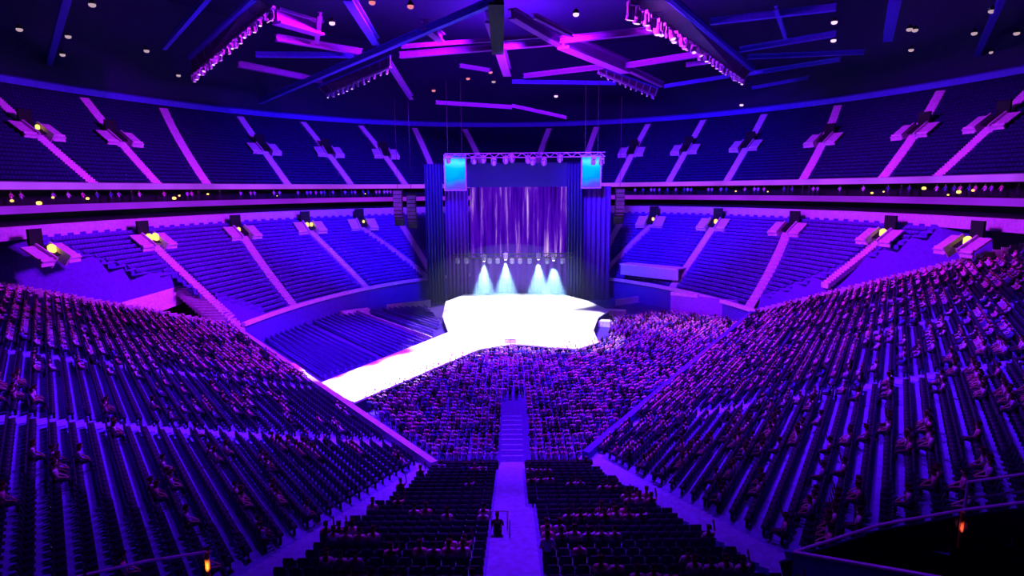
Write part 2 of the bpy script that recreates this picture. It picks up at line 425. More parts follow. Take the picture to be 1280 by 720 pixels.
# vomitories ---------------------------------------------------------------
def vomitory(T, A, v, big, label, lamp, i, grp):
    th = A[0] + A[1] * v
    P = tier(T, th, v); P2 = tier(T, A[0] + A[1] * (v + 0.1), v + 0.1)
    out = np.array([math.sin(th), math.cos(th), 0]); sd = np.array([out[1], -out[0], 0])
    dz = (T[1][2] - T[0][2]); dr = math.hypot((T[1][0] - T[0][0]) * math.sin(th), (T[1][1] - T[0][1]) * math.cos(th)); sl = dz / dr
    e = empty('vomitory', P, label, 'vomitory', grp)
    L = 3.0 if big else 3.4; W = 1.0; hw = .95
    al = np.array([out[0], out[1], sl]); al /= np.linalg.norm(al); nn = np.cross(sd, al); nn /= np.linalg.norm(nn)
    if nn[2] < 0: nn = -nn
    for k in (-1, 1):
        b = MB(); c = P + al * (L / 2 - 1.0) + sd * k * (W + .2 + hw) + nn * 0.8
        b.box(c, (L / 2, hw, 0.1), (al, sd, nn))
        b.box(c - al * (L / 2 - 0.1) - nn * 0.35 + np.array([0, 0, 0.2]), (0.1, hw, 0.5), (out, sd, (0, 0, 1)))
        b.box(P + al * (L / 2 - 1.0) + sd * k * (W + 0.1) + nn * 0.5, (L / 2, 0.12, 0.75), (al, sd, nn))
        b.build('landing', M['step'], e, None).location = tuple(-P)
    b = MB()
    b.box(P + al * (L / 2 - 0.4) + nn * 0.62, (L / 2 - 0.5, W, 0.08), (al, sd, nn))  # flat dark slab in place of the shaded opening
    b.box(P + out * (L * 0.62) + np.array([0, 0, L * 0.62 * sl + 1.2]), (0.15, W, 1.3), (out, sd, (0, 0, 1)))
    b.build('tunnel_mouth', M['dark'], e).location = tuple(-P)
    if lamp:
        for k, sz in lamp:
            b = MB(); c = P + al * (L * 0.35) + sd * k * (W * 0.75) + nn * (0.95)
            b.tube([c - np.array([0, 0, sz]), c - np.array([0, 0, sz * 0.6]), c + np.array([0, 0, sz * 0.6]), c + np.array([0, 0, sz])], [sz * 0.4, sz * 0.8, sz * 0.8, sz * 0.3], 8)
            b.build('wall_lamp', M['warm'], e).location = tuple(-P)
LOWLAMP = {0: [(0.6, .55)], 1: [(-0.7, .6), (0.8, .6)], 2: [(-0.8, .4)], 3: [(-0.7, .45), (0.5, .4)], 7: [(0.6, .35)], 8: [(0.6, .45)], 10: [(0.5, .6)], 11: [(0.7, .6)], 4: [(0.3, .3)]}
sideword = lambda i, n: 'left' if i < n / 2 else 'right'
for i, A in enumerate(low_a):
    if i in (5, 6): continue
    k = i + 1 if i < 5 else 12 - i
    vomitory(LOWER, A, 0.8, True, 'pale lower tier tunnel mouth, %s side, %s from the photo edge' % (sideword(i, 12), ordn(k)), LOWLAMP.get(i), i, 'lower tier tunnel mouths')
for i, A in enumerate(up_a):
    if i in (2, 6, 7, 8, 9): continue
    k = i + 1 if i < 8 else 16 - i
    vomitory(UPPER, A, 0.42, False, 'pale upper tier tunnel mouth, %s side, on the %s stair from the photo edge' % (sideword(i, 16), ordn(k)), [(0.4, .35)] if i == 0 else None, i, 'upper tier tunnel mouths')

# suite lamps along the club level
for i, (x, z, s) in enumerate([(10, -.5, .35), (45, -1.0, .55), (62, -.2, .3), (105, -.4, .4), (215, -.6, .55), (222, -.2, .3), (257, 0.0, .35), (345, -.5, .2), (455, -.3, .25),
                               (922, -.3, .3), (962, -.4, .25), (1093, -.6, .35), (1108, -.4, .25), (1158, .1, .5), (1202, -.4, .5), (1222, -.2, .35), (1190, -.8, .25)]):
    best = min(np.radians(np.arange(-112, 112, 0.2)), key=lambda th: abs(proj(((60.5) * math.sin(th), CY + 81.3 * math.cos(th), CAMZ + z))[0] - x) if math.cos(th) * 81.3 + CY > 10 else 1e9)
    s *= .55; P = np.array([60.0 * math.sin(best), CY + 80.8 * math.cos(best), CAMZ + max(-1.45 + s * .8, min(.44 - s * .7, z - 0.35))])
    b = MB(); b.tube([P + np.array([0, 0, -s * .8]), P + np.array([0, 0, -s * .5]), P + np.array([0, 0, s * .3]), P + np.array([0, 0, s * .7])], [s * .5, s, s, s * .5], 10)
    sdw = 'left' if x < 640 else 'right'; kk = i + 1 if x < 640 else 17 - i
    tag(b.build('suite_lamp', M['warm'], None, P), 'warm glowing lamp in the %s club suites, %s from the photo edge' % (sdw, ordn(kk)), 'lamp', 'suite lamps')

# ------------------------------------------------------------------ side stands geometry
def solve(S, x, y, h=0.0):
    dd = ray(x, y); A = dd[2] - S.slope * (dd[:2] @ S.u); K_ = ZB + h + S.slope * ((CP[:2] - S.B[:2]) @ S.u) - CP[2]
    return CP + dd * (K_ / A)
VP_ = [solve(RS, x, y, 1.15) for x, y in ((992, 690), (1100, 656), (1202, 638), (1310, 624), (1330, 770), (1180, 723))]
VPOLY = [tuple(q[:2]) for q in VP_]
def row_start(S, d, t0):
    if S is not RS: return t0
    t = t0 - 1; last = None
    while t < 25:
        q = S.P(t, d)
        if in_poly(q[0], q[1], VPOLY): last = t
        t += .2
    return t0 if last is None else max(t0, last + .1)
def stand_steps(S, name):
    b = MB()
    for k in range(S.K):
        d0 = k * S.pitch; d1 = d0 + S.pitch; z = ZB + k * S.rise
        t0a, t0b = S.tnear(d0), S.tnear(d1)
        if S is RS: t0a = t0b = row_start(S, d0 + .4, (t0a + t0b) / 2)
        A, B_, C_, D = S.P(t0a, d0, z), S.P(S.tfar, d0, z), S.P(S.tfar, d1, z), S.P(t0b, d1, z)
        E_, F_ = S.P(S.tfar, d1, z + S.rise), S.P(t0b, d1, z + S.rise)
        b.add([A, B_, C_, D, E_, F_], [(0, 1, 2, 3), (3, 2, 4, 5)] if S.side < 0 else [(3, 2, 1, 0), (5, 4, 2, 3)])
    struct(b.build('floor_stand_' + name, M['tread']))
    # stair aisles up the stand and along the centre block
    for t in S.aisles:
        b = MB()
        for k in range(S.K):
            z = ZB + k * S.rise
            for h in (0, 1):
                a_, c_ = S.P(t - 0.65, k * S.pitch + h * S.pitch / 2, z + 0.02 + h * S.rise / 2), None
                ctr = S.P(t, k * S.pitch + (h + .5) * S.pitch / 2, z + 0.02 + h * S.rise / 2 - 0.2)
                b.box(ctr, (0.6, S.pitch / 4, 0.22), (np.append(S.r, 0), np.append(S.u, 0), (0, 0, 1)))
        struct(b.build('trim_stair_' + name, M['near_step']))
    b = MB()
    for k in range(S.K):
        for h in (0, 1):
            d = k * S.pitch + (h + .5) * S.pitch / 2; z = ZB + k * S.rise + h * S.rise / 2
            tn = S.tnear(d)
            if row_start(S, d, tn) > tn + .3: continue
            b.box(S.P(tn + 0.55, d, z - 0.3), (0.75, S.pitch / 4, 0.38), (np.append(S.r, 0), np.append(S.u, 0), (0, 0, 1)))
    struct(b.build('trim_stair_boundary_' + name, M['near_step']))
    # front wall with a pale cap
    b = MB(); a_, c_ = S.P(0, -0.2, 0), S.P(S.tfar, -0.2, 0)
    b.bar(a_ + np.array([0, 0, ZB / 2]), c_ + np.array([0, 0, ZB / 2]), 0.3, ZB)
    struct(b.build('wall_front_' + name, M['wall_violet']))
    b = MB(); b.bar(a_ + np.array([0, 0, ZB + .35]), c_ + np.array([0, 0, ZB + .35]), 0.55, 0.7)
    struct(b.build('trim_front_cap_' + name, M['concrete'] if S is LS else M['rimwall']))
    # far end wall, up to the bowl it cuts
    b = MB()
    for k in range(S.K):
        z = ZB + k * S.rise; d = (k + .5) * S.pitch
        b.box(S.P(S.tfar + 0.15, d, z / 2 + 0.5), (0.25, S.pitch / 2, z / 2 + 0.5), (np.append(S.r, 0), np.append(S.u, 0), (0, 0, 1)))
    struct(b.build('wall_end_' + name, M['step']))
stand_steps(LS, 'left'); stand_steps(RS, 'right')

# ------------------------------------------------------------------ centre block
CB_Y = 40.0; CPITCH = 0.9; CRISE = 0.232; CK = 26
NL = LS.P(LS.nb[0], LS.nb[1]); NR = RS.P(RS.nb[0], RS.nb[1])
def xl(Y): return LS.B[0] + (NL[0] - LS.B[0]) * (LS.B[1] - Y) / (LS.B[1] - NL[1])
def xr(Y): return RS.B[0] + (NR[0] - RS.B[0]) * (RS.B[1] - Y) / (RS.B[1] - NR[1])
AX0, AX1 = -1.05, 0.85     # central aisle
def ax1(Y): return 0.62 if Y > 30 else 1.0
b = MB()
for k in range(CK):
    Y0 = CB_Y - k * CPITCH; Y1 = Y0 - CPITCH; z = ZB + k * CRISE
    b.add([(xl(Y0), Y0, z), (xr(Y0), Y0, z), (xr(Y1), Y1, z), (xl(Y1), Y1, z), (xr(Y1), Y1, z + CRISE), (xl(Y1), Y1, z + CRISE)], [(3, 2, 1, 0), (5, 4, 2, 3)])
struct(b.build('floor_stand_centre', M['tread']))
b = MB()
for k in range(CK):
    for h in (0, 1):
        Y = CB_Y - k * CPITCH - (h + .5) * CPITCH / 2; z = ZB + k * CRISE + h * CRISE / 2
        b.box(((AX0 + ax1(Y)) / 2, Y, z - 0.2), ((ax1(Y) - AX0) / 2, CPITCH / 4, 0.22))
struct(b.build('trim_stair_centre', M['near_step']))
b = MB(); b.box(((xl(CB_Y) + AX0) / 2, CB_Y + .15, ZB / 2 + .2), ((AX0 - xl(CB_Y)) / 2, .15, ZB / 2 + .3)); b.box(((xr(CB_Y) + AX1) / 2, CB_Y + .15, ZB / 2 + .2), ((xr(CB_Y) - AX1) / 2, .15, ZB / 2 + .3))
struct(b.build('wall_front_centre', M['dark']))
b = MB()                                            # steps down from the centre aisle to the floor
for k in range(14):
    b.box((-0.1, CB_Y + .35 + k * .55, (ZB - (k + 1) * ZB / 14) / 2 + .02), (0.95, .28, max((ZB - (k + 1) * ZB / 14) / 2, .03)))
for k in range(9):
    b.box((-0.1, 49.0 + k * 1.15, 0.02), (0.95, .1, .03))
struct(b.build('trim_stair_floor', M['near_step']))
for S, nm in ((LS, 'left'), (RS, 'right')):          # landings at the front corners
    b = MB(); q = S.P(0.3, 0.2, ZB + .06); b.box(q, (1.3, .9, .08), (np.append(S.r, 0), np.append(S.u, 0), (0, 0, 1))); struct(b.build('floor_landing_' + nm, M['near_step']))

# ------------------------------------------------------------------ seats of the near stands
def seat_parts():
    pan = MB(); n = 6; g = []
    for i in range(n + 1):
        y = -0.24 + 0.28 * i / n; z = 0.43 + 0.1 * i / n
        g.append([(-0.22, y, z + .02), (-0.1, y, z), (0.1, y, z), (0.22, y, z + .02)])
    pan.sheet(g); pan.sheet([[(x, y, z - 0.05) for x, y, z in r][::-1] for r in g])
    pan.box((0, 0.045, 0.51), (0.22, 0.015, 0.035))
    back = MB(); g = []
    for i in range(n + 1):
        z = 0.42 + 0.44 * i / n; y = -0.22 - 0.1 * i / n; w = 0.22 - 0.05 * max(0, i - 4) / 2
        g.append([(-w, y + .03, z), (-w * .45, y, z), (w * .45, y, z), (w, y + .03, z)])
    back.sheet([r[::-1] for r in g]); back.sheet([[(x, y - 0.045, z) for x, y, z in r] for r in g])
    back.box((0, -0.335, 0.86), (0.17, 0.03, 0.015))
    sup = MB(); sup.bar((0, -0.05, 0), (0, -0.05, 0.4), 0.06); sup.box((0, -0.05, 0.015), (0.12, 0.1, 0.015)); sup.bar((0, -0.1, 0.38), (0, -0.26, 0.5), 0.05)
    arms = []
    for k in (-1, 1):
        a = MB(); a.bar((k * .245, -0.22, 0.62), (k * .245, 0.03, 0.6), 0.04, 0.03); a.bar((k * .245, -0.2, 0.6), (k * .245, -0.14, 0.38), 0.03); arms.append(a)
    return pan, back, sup, arms
class SeatSlot: pass
def short(w): return w.replace('centre block left of the aisle', 'left centre block').replace('centre block right of the aisle', 'right centre block')
slots = []
def add_slot(P, fx, fy, where, row, idx, stand):
    s = SeatSlot(); s.P = np.asarray(P, float); s.fx = fx; s.fy = fy; s.where = where; s.row = row; s.idx = idx; s.stand = stand
    q = proj(s.P + np.array([0, 0, .6])); s.px, s.py, s.d = q; s.in_frame = s.d > 1 and -20 < s.px < 1300 and -20 < s.py < 745
    s.wide = s.d > 1 and -420 < s.px < 1700 and -20 < s.py < 900; s.occ = None; slots.append(s)

# vomitory boxes cut from the near stands
v_l1 = solve(LS, 258, 742); VLt = LS.ts(v_l1)
def blocked(S, t, d):
    if S is RS:
        q = S.P(t, d)
        if any(in_poly(q[0] + i, q[1] + j, VPOLY) for i in (-.75, 0, .75) for j in (-.75, 0, .75)): return True
    if S is RS: return False
    return t < VLt[0] + .5 and d > VLt[1] - 0.4 and d < VLt[1] + 9
for S in (LS, RS):
    for k in range(S.K):
        z = ZB + k * S.rise; d = k * S.pitch + S.pitch - 0.37
        t = S.tnear(k * S.pitch) + AW + .3; i = 0
        while t < S.tfar - 0.5:
            if all(abs(t - a) > 0.9 for a in S.aisles) and not blocked(S, t, d):
                q = S.P(t, d, z); i += 1
                if S is RS and (q[0] / 59.0) ** 2 + ((q[1] - CY) / 79.0) ** 2 > 1 and q[1] > CY: break
                fx = S.r if S.side > 0 else -S.r
                add_slot(q, (-S.u[1], S.u[0]) if False else fx, -S.u, '%s stand' % S.name, k + 1, i, S)
            t += 0.55
for k in range(CK):
    Y = CB_Y - k * CPITCH - CPITCH + 0.38; z = ZB + k * CRISE
    for sd, nm in ((-1, 'centre block left of the aisle'), (1, 'centre block right of the aisle')):
        x = (AX0 - .35) if sd < 0 else (ax1(Y) + .4); i = 0
        lim = xl(Y) + .5 if sd < 0 else xr(Y) - .5
        while (x > lim) if sd < 0 else (x < lim):
            i += 1; add_slot((x, Y, z), (1, 0), (0, 1), nm, k + 1, i, None); x += sd * 0.55

# occupancy: people sit in runs
def density(s):
    st = s.stand
    if st is None: return 0.11 if s.row < 12 else 0.17
    t, d = st.ts(s.P)
    if st is LS:
        if t < 5: return 0.10
        if t < 22: return 0.16 if d > 5 else 0.06
        if t < 26: return 0.9
        return 0.62 if d < 17 else 0.5
    if t < -4: return 0.17
    if t < 8: return 0.38 if d < 15 else 0.26
    if t < 30: return 0.72 if d < 15 else 0.42
    if t < 45: return 0.55 if d < 6 else 0.45
    return 0.4
last = None; run = False
for s in slots:
    key = (s.where, s.row); p = density(s)
    if key != last: run = random.random() < p; last = key
    elif run: run = random.random() < 1 - (1 - p) * 0.45
    else: run = random.random() < p * 0.45
    s.occ = run

vis = [s for s in slots if s.in_frame]
empties = sorted([s for s in vis if not s.occ], key=lambda s: s.d)
taken = sorted([s for s in vis if s.occ], key=lambda s: s.d)
seat_ind = set(id(s) for s in empties[:295]); per_ind = set(id(s) for s in taken[:285])
pan, back, sup, arms = seat_parts()
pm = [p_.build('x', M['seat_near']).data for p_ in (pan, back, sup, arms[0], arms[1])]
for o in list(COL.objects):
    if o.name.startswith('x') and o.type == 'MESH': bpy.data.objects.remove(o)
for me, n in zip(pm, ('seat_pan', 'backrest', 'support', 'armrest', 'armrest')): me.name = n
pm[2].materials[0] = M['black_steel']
for s in empties[:295]:
    near = 'the aisle' if s.stand is None else 'the block stair'
    e = empty('stadium_seat', s.P, 'empty dark seat, %s, %s row up, %s from %s' % (short(s.where), ordn(s.row), ordn(s.idx), near), 'seat', 'empty seats of the near stands',
              math.atan2(s.fy[1], s.fy[0]) - math.pi / 2)
    for me, n in zip(pm, ('pan', 'backrest', 'support', 'armrest', 'armrest')): link(n, me, e)
sb = seat_low(); sb.box((0, -0.05, 0.2), (0.04, 0.06, 0.2))
Ts = [frame(s.P, s.fx if s.stand is None else (s.fy[1], -s.fy[0]), s.fy) for s in slots if s.wide and id(s) not in seat_ind]
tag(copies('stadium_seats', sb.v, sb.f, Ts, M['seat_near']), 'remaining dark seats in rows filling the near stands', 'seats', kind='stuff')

# ------------------------------------------------------------------ people
def skin_mesh(name, verts, edges, rad, root, sub=1):
    me = bpy.data.meshes.new(name + '_cage'); me.from_pydata(verts, edges, []); o = link(name + '_cage', me)
    md = o.modifiers.new('s', 'SKIN'); 
    for i, r_ in enumerate(rad):
        sv = me.skin_vertices[0].data[i]; sv.radius = (r_, r_) if not isinstance(r_, tuple) else r_; sv.use_root = (i == root)
    md2 = o.modifiers.new('u', 'SUBSURF'); md2.levels = sub; md2.render_levels = sub
    dg = bpy.context.evaluated_depsgraph_get(); dg.update()
    res = bpy.data.meshes.new_from_object(o.evaluated_get(dg)); res.name = name
    bpy.data.objects.remove(o); 
    for p_ in res.polygons: p_.use_smooth = True
    return res
def person_meshes(kind, v):
    """skeleton: pelvis root; +Y is the way the person faces"""
    V = []; E = []; R = []
    def n(p_, r_, par=None):
        V.append(p_); R.append(r_)
        if par is not None: E.append((par, len(V) - 1))
        return len(V) - 1
    lean = {0: 0.0, 1: 0.1, 2: -0.03}[v % 3]
    if kind == 'sit': hz = 0.53; y0 = -0.08
    else: hz = 0.95; y0 = 0.0
    pel = n((0, y0, hz), (.15, .11)); ab = n((0, y0 - .02 + lean * .4, hz + .2), (.135, .1), pel); ch = n((0, y0 - .03 + lean, hz + .42), (.155, .11), ab)
    nk = n((0, y0 - .02 + lean * 1.2, hz + .58), .055, ch); hb = n((0, y0 + .0 + lean * 1.3, hz + .66), .075, nk); hm = n((0, y0 + .015 + lean * 1.35, hz + .74), (.08, .095), hb); n((0, y0 + .005 + lean * 1.35, hz + .82), .06, hm)
    n((0, y0 + .125 + lean * 1.35, hz + .72), .014, hm)                                   # nose
    for k in (-1, 1):
        n((k * .088, y0 + lean * 1.35, hz + .735), .014, hm)                              # ears
        sh = n((k * .2, y0 - .04 + lean, hz + .47), .06, ch)
        if v == 2 and k == 1: el, ha = (k * .3, y0 + .1, hz + .55), (k * .27, y0 + .16, hz + .82)
        elif kind == 'sit': el, ha = (k * .27, y0 + .03 + lean, hz + .22), (k * .14, y0 + .28 + lean * .6, hz + .1)
        else: el, ha = (k * .27, y0 - .02, hz + .2), (k * .22, y0 + .2, hz + .12)
        e_ = n(el, .045, sh); w = n(ha, .03, e_)
        d = np.array(ha) - np.array(el); d /= np.linalg.norm(d); palm = n(tuple(np.array(ha) + d * .07), (.04, .02), w)
        sd = np.array([1.0, 0, 0]) if abs(d[0]) < .8 else np.array([0, 1.0, 0])
        for q, ln in ((-.03, .065), (-.01, .08), (.01, .075), (.03, .06)):
            f1 = n(tuple(np.array(ha) + d * .11 + sd * q), .009, palm); n(tuple(np.array(ha) + d * (.11 + ln) + sd * q * 1.1 + np.array([0, 0, -.02])), .008, f1)
        n(tuple(np.array(ha) + d * .07 - sd * k * .055), .01, w)
        hp = n((k * .1, y0 + .02, hz - .03), .09, pel)
        if kind == 'sit': kn, an, to = (k * .13, y0 + .46, hz - .02), (k * .13, y0 + .43, .09), (k * .14, y0 + .58, .04)
        else: kn, an, to = (k * .11, y0 + .03, .5), (k * .11, y0 - .01, .09), (k * .13, y0 + .14, .04)
        kk = n(kn, .062, hp); aa = n(an, .042, kk); n(to, .035, aa)
    body = skin_mesh('person_body', V, E, R, 0)
    # shirt
    V, E, R = [], [], []
    a = n((0, y0, hz - .02), (.17, .13)); b_ = n((0, y0 - .02 + lean * .4, hz + .2), (.155, .12), a); c = n((0, y0 - .03 + lean, hz + .43), (.175, .128), b_); n((0, y0 - .02 + lean * 1.15, hz + .53), .065, c)
    for k in (-1, 1):
        s1 = n((k * .2, y0 - .04 + lean, hz + .47), .075, c)
        if v == 2 and k == 1: n((k * .28, y0 + .05, hz + .53), .06, s1)
        elif kind == 'sit': n((k * .255, y0 + .0 + lean, hz + .27), .06, s1)
        else: n((k * .26, y0 - .03, hz + .26), .06, s1)
    shirt = skin_mesh('shirt', V, E, R, 0)
    V, E, R = [], [], []
    a = n((0, y0, hz - .02), (.165, .12))
    for k in (-1, 1):
        h_ = n((k * .1, y0 + .02, hz - .03), .1, a)
        if kind == 'sit': kk = n((k * .13, y0 + .46, hz - .02), .075, h_); n((k * .13, y0 + .44, .14), .058, kk)
        else: kk = n((k * .11, y0 + .03, .5), .075, h_); n((k * .11, y0 - .01, .12), .06, kk)
    tr = skin_mesh('trousers', V, E, R, 0)
    V, E, R = [], [], []
    a = n((0, y0 - .02 + lean * 1.35, hz + .76), (.092, .098)); n((0, y0 - .01 + lean * 1.35, hz + .83), .07, a)
    q = n((0, y0 - .065 + lean * 1.35, hz + .69), .06, a)
    if v == 1: n((0, y0 - .1 + lean * 1.2, hz + .5), .06, q)
    hair = skin_mesh('hair', V, E, R, 0)
    body.materials.append(M['skin'][v % 3]); tr.materials.append(M['jeans']); hair.materials.append(M['hair'][v % 3])
    return body, shirt, tr, hair
SIT = [person_meshes('sit', v) for v in range(3)]
STAND = [person_meshes('stand', v) for v in range(3)]
for g_ in SIT + STAND: g_[1].materials.append(M['shirt'][0])
def pick_shirt(bright=False):
    r_ = random.random()
    if bright: return 0 if r_ < .5 else 1 if r_ < .8 else 2
    return 0 if r_ < .2 else 1 if r_ < .36 else 2 if r_ < .52 else 3 if r_ < .7 else 4
def person(P, rz, meshes, sh, label, group, name='person', jeans=True):
    e = empty(name, P, label, 'person', group, rz)
    link('body', meshes[0], e); o = link('shirt', meshes[1], e)
    o.material_slots[0].link = 'OBJECT'; o.material_slots[0].material = M['shirt'][sh]
    link('trousers', meshes[2], e); link('hair', meshes[3], e)
    return e
cnt = {}
for s in sorted(taken[:285], key=lambda s: (s.where, s.row, s.idx)):
    sh = pick_shirt(s.d < 60); s.sh = sh
    v = random.randrange(3)
    near = 'the aisle' if s.stand is None else 'the block stair'
    person(s.P, math.atan2(s.fy[1], s.fy[0]) - math.pi / 2, SIT[v], sh,
           'person in %s shirt seated in %s, %s row up, %s from %s' % (SHIRT[sh][0], short(s.where), ordn(s.row), ordn(s.idx), near),
           'seated spectators of the near stands')
# distant crowd: simplified seated and standing bodies
def crowd_body(sit):
    b = MB(); hz = .5 if sit else .92
    b.tube([(0, -.05, hz - .1), (0, -.06, hz + .2), (0, -.07, hz + .42), (0, -.06, hz + .52)], [.15, .14, .17, .06], 6, 0)
    b.tube([(0, -.05, hz + .55), (0, -.04, hz + .62), (0, -.04, hz + .74), (0, -.05, hz + .8)], [.05, .09, .095, .04], 6, 1)
    for k in (-1, 1):
        if sit: b.tube([(k * .09, 0, hz), (k * .12, .38, hz), (k * .12, .4, .05)], [.08, .07, .05], 4, 2)
        else: b.tube([(k * .09, -.05, hz), (k * .1, -.02, .5), (k * .1, -.04, .02)], [.09, .07, .05], 4, 2)
        b.tube([(k * .19, -.06, hz + .46), (k * .26, .0, hz + .24), (k * .15, .24, hz + .14)], [.055, .045, .035], 4, 0)
    return b
CM = M['shirt'] + M['skin'] + [M['jeans']]
def crowd(name, slots_, sit, label, bright):
    b = crowd_body(sit); mi0 = np.array(b.mi); Ts = []; MI = []
    for P, fy in slots_:
        Ts.append(frame(P, (fy[1], -fy[0]), fy, random.uniform(.94, 1.06)))
        sh = pick_shirt(random.random() < bright); sk = 5 + random.randrange(3)
        MI.append(np.where(mi0 == 0, sh, np.where(mi0 == 1, sk, 8)))
    tag(copies(name, b.v, b.f, Ts, CM, np.array(MI)), label, 'crowd', kind='stuff')
crowd('seated_crowd', [(s.P, s.fy) for s in slots if s.wide and s.occ and id(s) not in per_ind], True, 'distant seated audience filling the side stands', 0.33)

# ------------------------------------------------------------------ stage
ZS = 1.6
outline = [(557, 377), (580, 368), (640, 366), (705, 368), (735, 376), (762, 388), (748, 397), (742, 412), (748, 428), (722, 436), (690, 434), (660, 431), (640, 430), (600, 436), (443, 503), (394, 481), (560, 415), (553, 395)]  # outline also takes in the haze glow around the deck
pl = [tuple(at(x, y, ZS)[:2]) for x, y in outline]
st = empty('stage', (0, 95, 0), 'brightly lit white stage with long runway on the arena floor', 'stage')
b = MB(); b.prism(pl, ZS - .18, ZS); b.build('deck', M['deck'], st).location = (0, -95, 0)
cx = sum(p_[0] for p_ in pl) / len(pl); cyy = sum(p_[1] for p_ in pl) / len(pl)
pl2 = [(x + (cx - x) * .006, y + (cyy - y) * .006) for x, y in pl]
b = MB(); b.prism(pl2, 0, ZS - .18); b.build('skirt', M['cloth'], st).location = (0, -95, 0)
# monitors on the stage front
for i, x in enumerate((634, 641)):
    P = at(x, 429, ZS); b = MB()
    b.add([P + np.array(q) for q in ((-.4, 0, 0), (.4, 0, 0), (.4, .6, 0), (-.4, .6, 0), (-.4, .25, .5), (.4, .25, .5), (.4, .6, .45), (-.4, .6, .45))], [(0, 3, 2, 1), (0, 1, 5, 4), (4, 5, 6, 7), (3, 7, 6, 2), (0, 4, 7, 3), (1, 2, 6, 5)])
    e = empty('stage_monitor', P, '%s black wedge monitor at the front edge of the stage' % ('left' if i == 0 else 'right'), 'speaker', 'stage monitors')
    b.build('cabinet', M['black_steel'], e).location = tuple(-P)
    g_ = MB(); g_.add([P + np.array(q) for q in ((-.36, .01, .03), (.36, .01, .03), (.36, .22, .45), (-.36, .22, .45))], [(0, 1, 2, 3)]); g_.build('grille', M['steel'], e).location = tuple(-P + np.array([0, -.02, 0]))

# backdrop --------------------------------------------------------------
YB = 122.0
def wallpanel(x0, y0, x1, y1, Y, folds, depth, name, mt, parent=None, origin=None, zbot=None):
    A = atY(x0, y0, Y); Bq = atY(x1, y1, Y); z0 = Bq[2] if zbot is None else zbot
    n = max(2, folds * 6); g = []
    for i in range(n + 1):
        f = i / n; x = A[0] + (Bq[0] - A[0]) * f; y = Y + depth * math.sin(f * folds * 2 * math.pi)
        g.append([(x, y, z0), (x, y, A[2])])
    b = MB(); b.sheet([r_[::-1] for r_ in g]); b.sheet([[(q[0], q[1] + .12, q[2]) for q in r_] for r_ in g])
    return b.build(name, mt, parent, ((A + Bq) / 2 if origin is None else origin))
o = wallpanel(587, 233, 711, 321, YB, 20, .25, 'led_curtain', M['curtain']); tag(o, 'wide violet curtain screen of vertical light streaks behind the stage', 'screen')
o = wallpanel(578, 204, 727, 233, YB - .4, 1, .02, 'header_drape', M['cloth']); tag(o, 'dark blue header cloth above the violet curtain screen', 'drape')
o = wallpanel(530, 205, 556, 345, YB - 1, 6, .25, 'side_drape', M['cloth'], zbot=0); tag(o, 'tall black drape at the left outer side of the stage', 'drape', 'stage drapes')
o = wallpanel(556, 236, 587, 345, YB + .6, 6, .25, 'side_drape', M['blue_cloth'], zbot=0); tag(o, 'blue drape below the left cyan video screen', 'drape', 'stage drapes')
o = wallpanel(709, 205, 727, 345, YB - 1, 5, .25, 'side_drape', M['cloth'], zbot=0); tag(o, 'narrow black drape right of the violet curtain screen', 'drape', 'stage drapes')
o = wallpanel(727, 233, 762, 345, YB + .6, 6, .25, 'side_drape', M['blue_cloth'], zbot=0); tag(o, 'blue drape below the right cyan video screen', 'drape', 'stage drapes')
o = wallpanel(587, 322, 711, 372, YB + .8, 14, .2, 'upstage_drape', M['blue_cloth'], zbot=0); tag(o, 'low dark blue drape behind the four light beams', 'drape', 'stage drapes')
for i, (x0, y0, x1, y1, nm) in enumerate(((556, 195, 582, 237, 'left'), (728, 195, 750, 234, 'right'))):
    A = atY(x0, y0, YB - 2); Bq = atY(x1, y1, YB - 2); c = (A + Bq) / 2
    e = empty('video_screen', c, 'glowing cyan video screen hanging at the %s of the stage' % nm, 'screen')
    hx, hz_ = (Bq[0] - A[0]) / 2, (A[2] - Bq[2]) / 2
    b = MB(); b.box((0, 0, 0), (hx, .12, hz_)); b.build('panel', M['screen'], e)
    b = MB()
    for k in (-1, 1): b.box((k * (hx + .12), .05, 0), (.12, .25, hz_ + .2)); b.box((0, .05, k * (hz_ + .12)), (hx, .25, .12))
    b.build('frame', M['steel'], e)
    b = MB()
    for k in (-1, 1): b.bar((k * hx * .7, 0, hz_ + .2), (k * hx * .7, 0, hz_ + 14), .08)
    b.build('hanging_cable', M['black_steel'], e)

# lattice truss with lights ------------------------------------------------
def lattice(a, c, w, name, mt, label, group=None, cat='truss'):
    a = np.asarray(a, float); c = np.asarray(c, float); d = c - a; L = np.linalg.norm(d); d /= L
    sd = np.cross(d, (0, 0, 1)); sd /= np.linalg.norm(sd); up = np.cross(sd, d); t = w * .13
    e = empty(name, (a + c) / 2, label, cat, group); O = (a + c) / 2
    b = MB()
    for i in (-1, 1):
        for j in (-1, 1): b.bar(a + sd * i * w / 2 + up * j * w / 2, c + sd * i * w / 2 + up * j * w / 2, t)
    b.build('chords', mt, e).location = tuple(-O)
    b = MB(); n = max(3, int(L / (w * 1.3)))
    for k in range(n):
        p0 = a + d * L * k / n; p1 = a + d * L * (k + 1) / n; s_ = 1 if k % 2 else -1
        for i in (-1, 1): b.bar(p0 + sd * i * w / 2 - up * s_ * w / 2, p1 + sd * i * w / 2 + up * s_ * w / 2, t * .8)
        for j in (-1, 1): b.bar(p0 - sd * s_ * w / 2 + up * j * w / 2, p1 + sd * s_ * w / 2 + up * j * w / 2, t * .8)
    b.build('bracing', mt, e).location = tuple(-O)
    return e
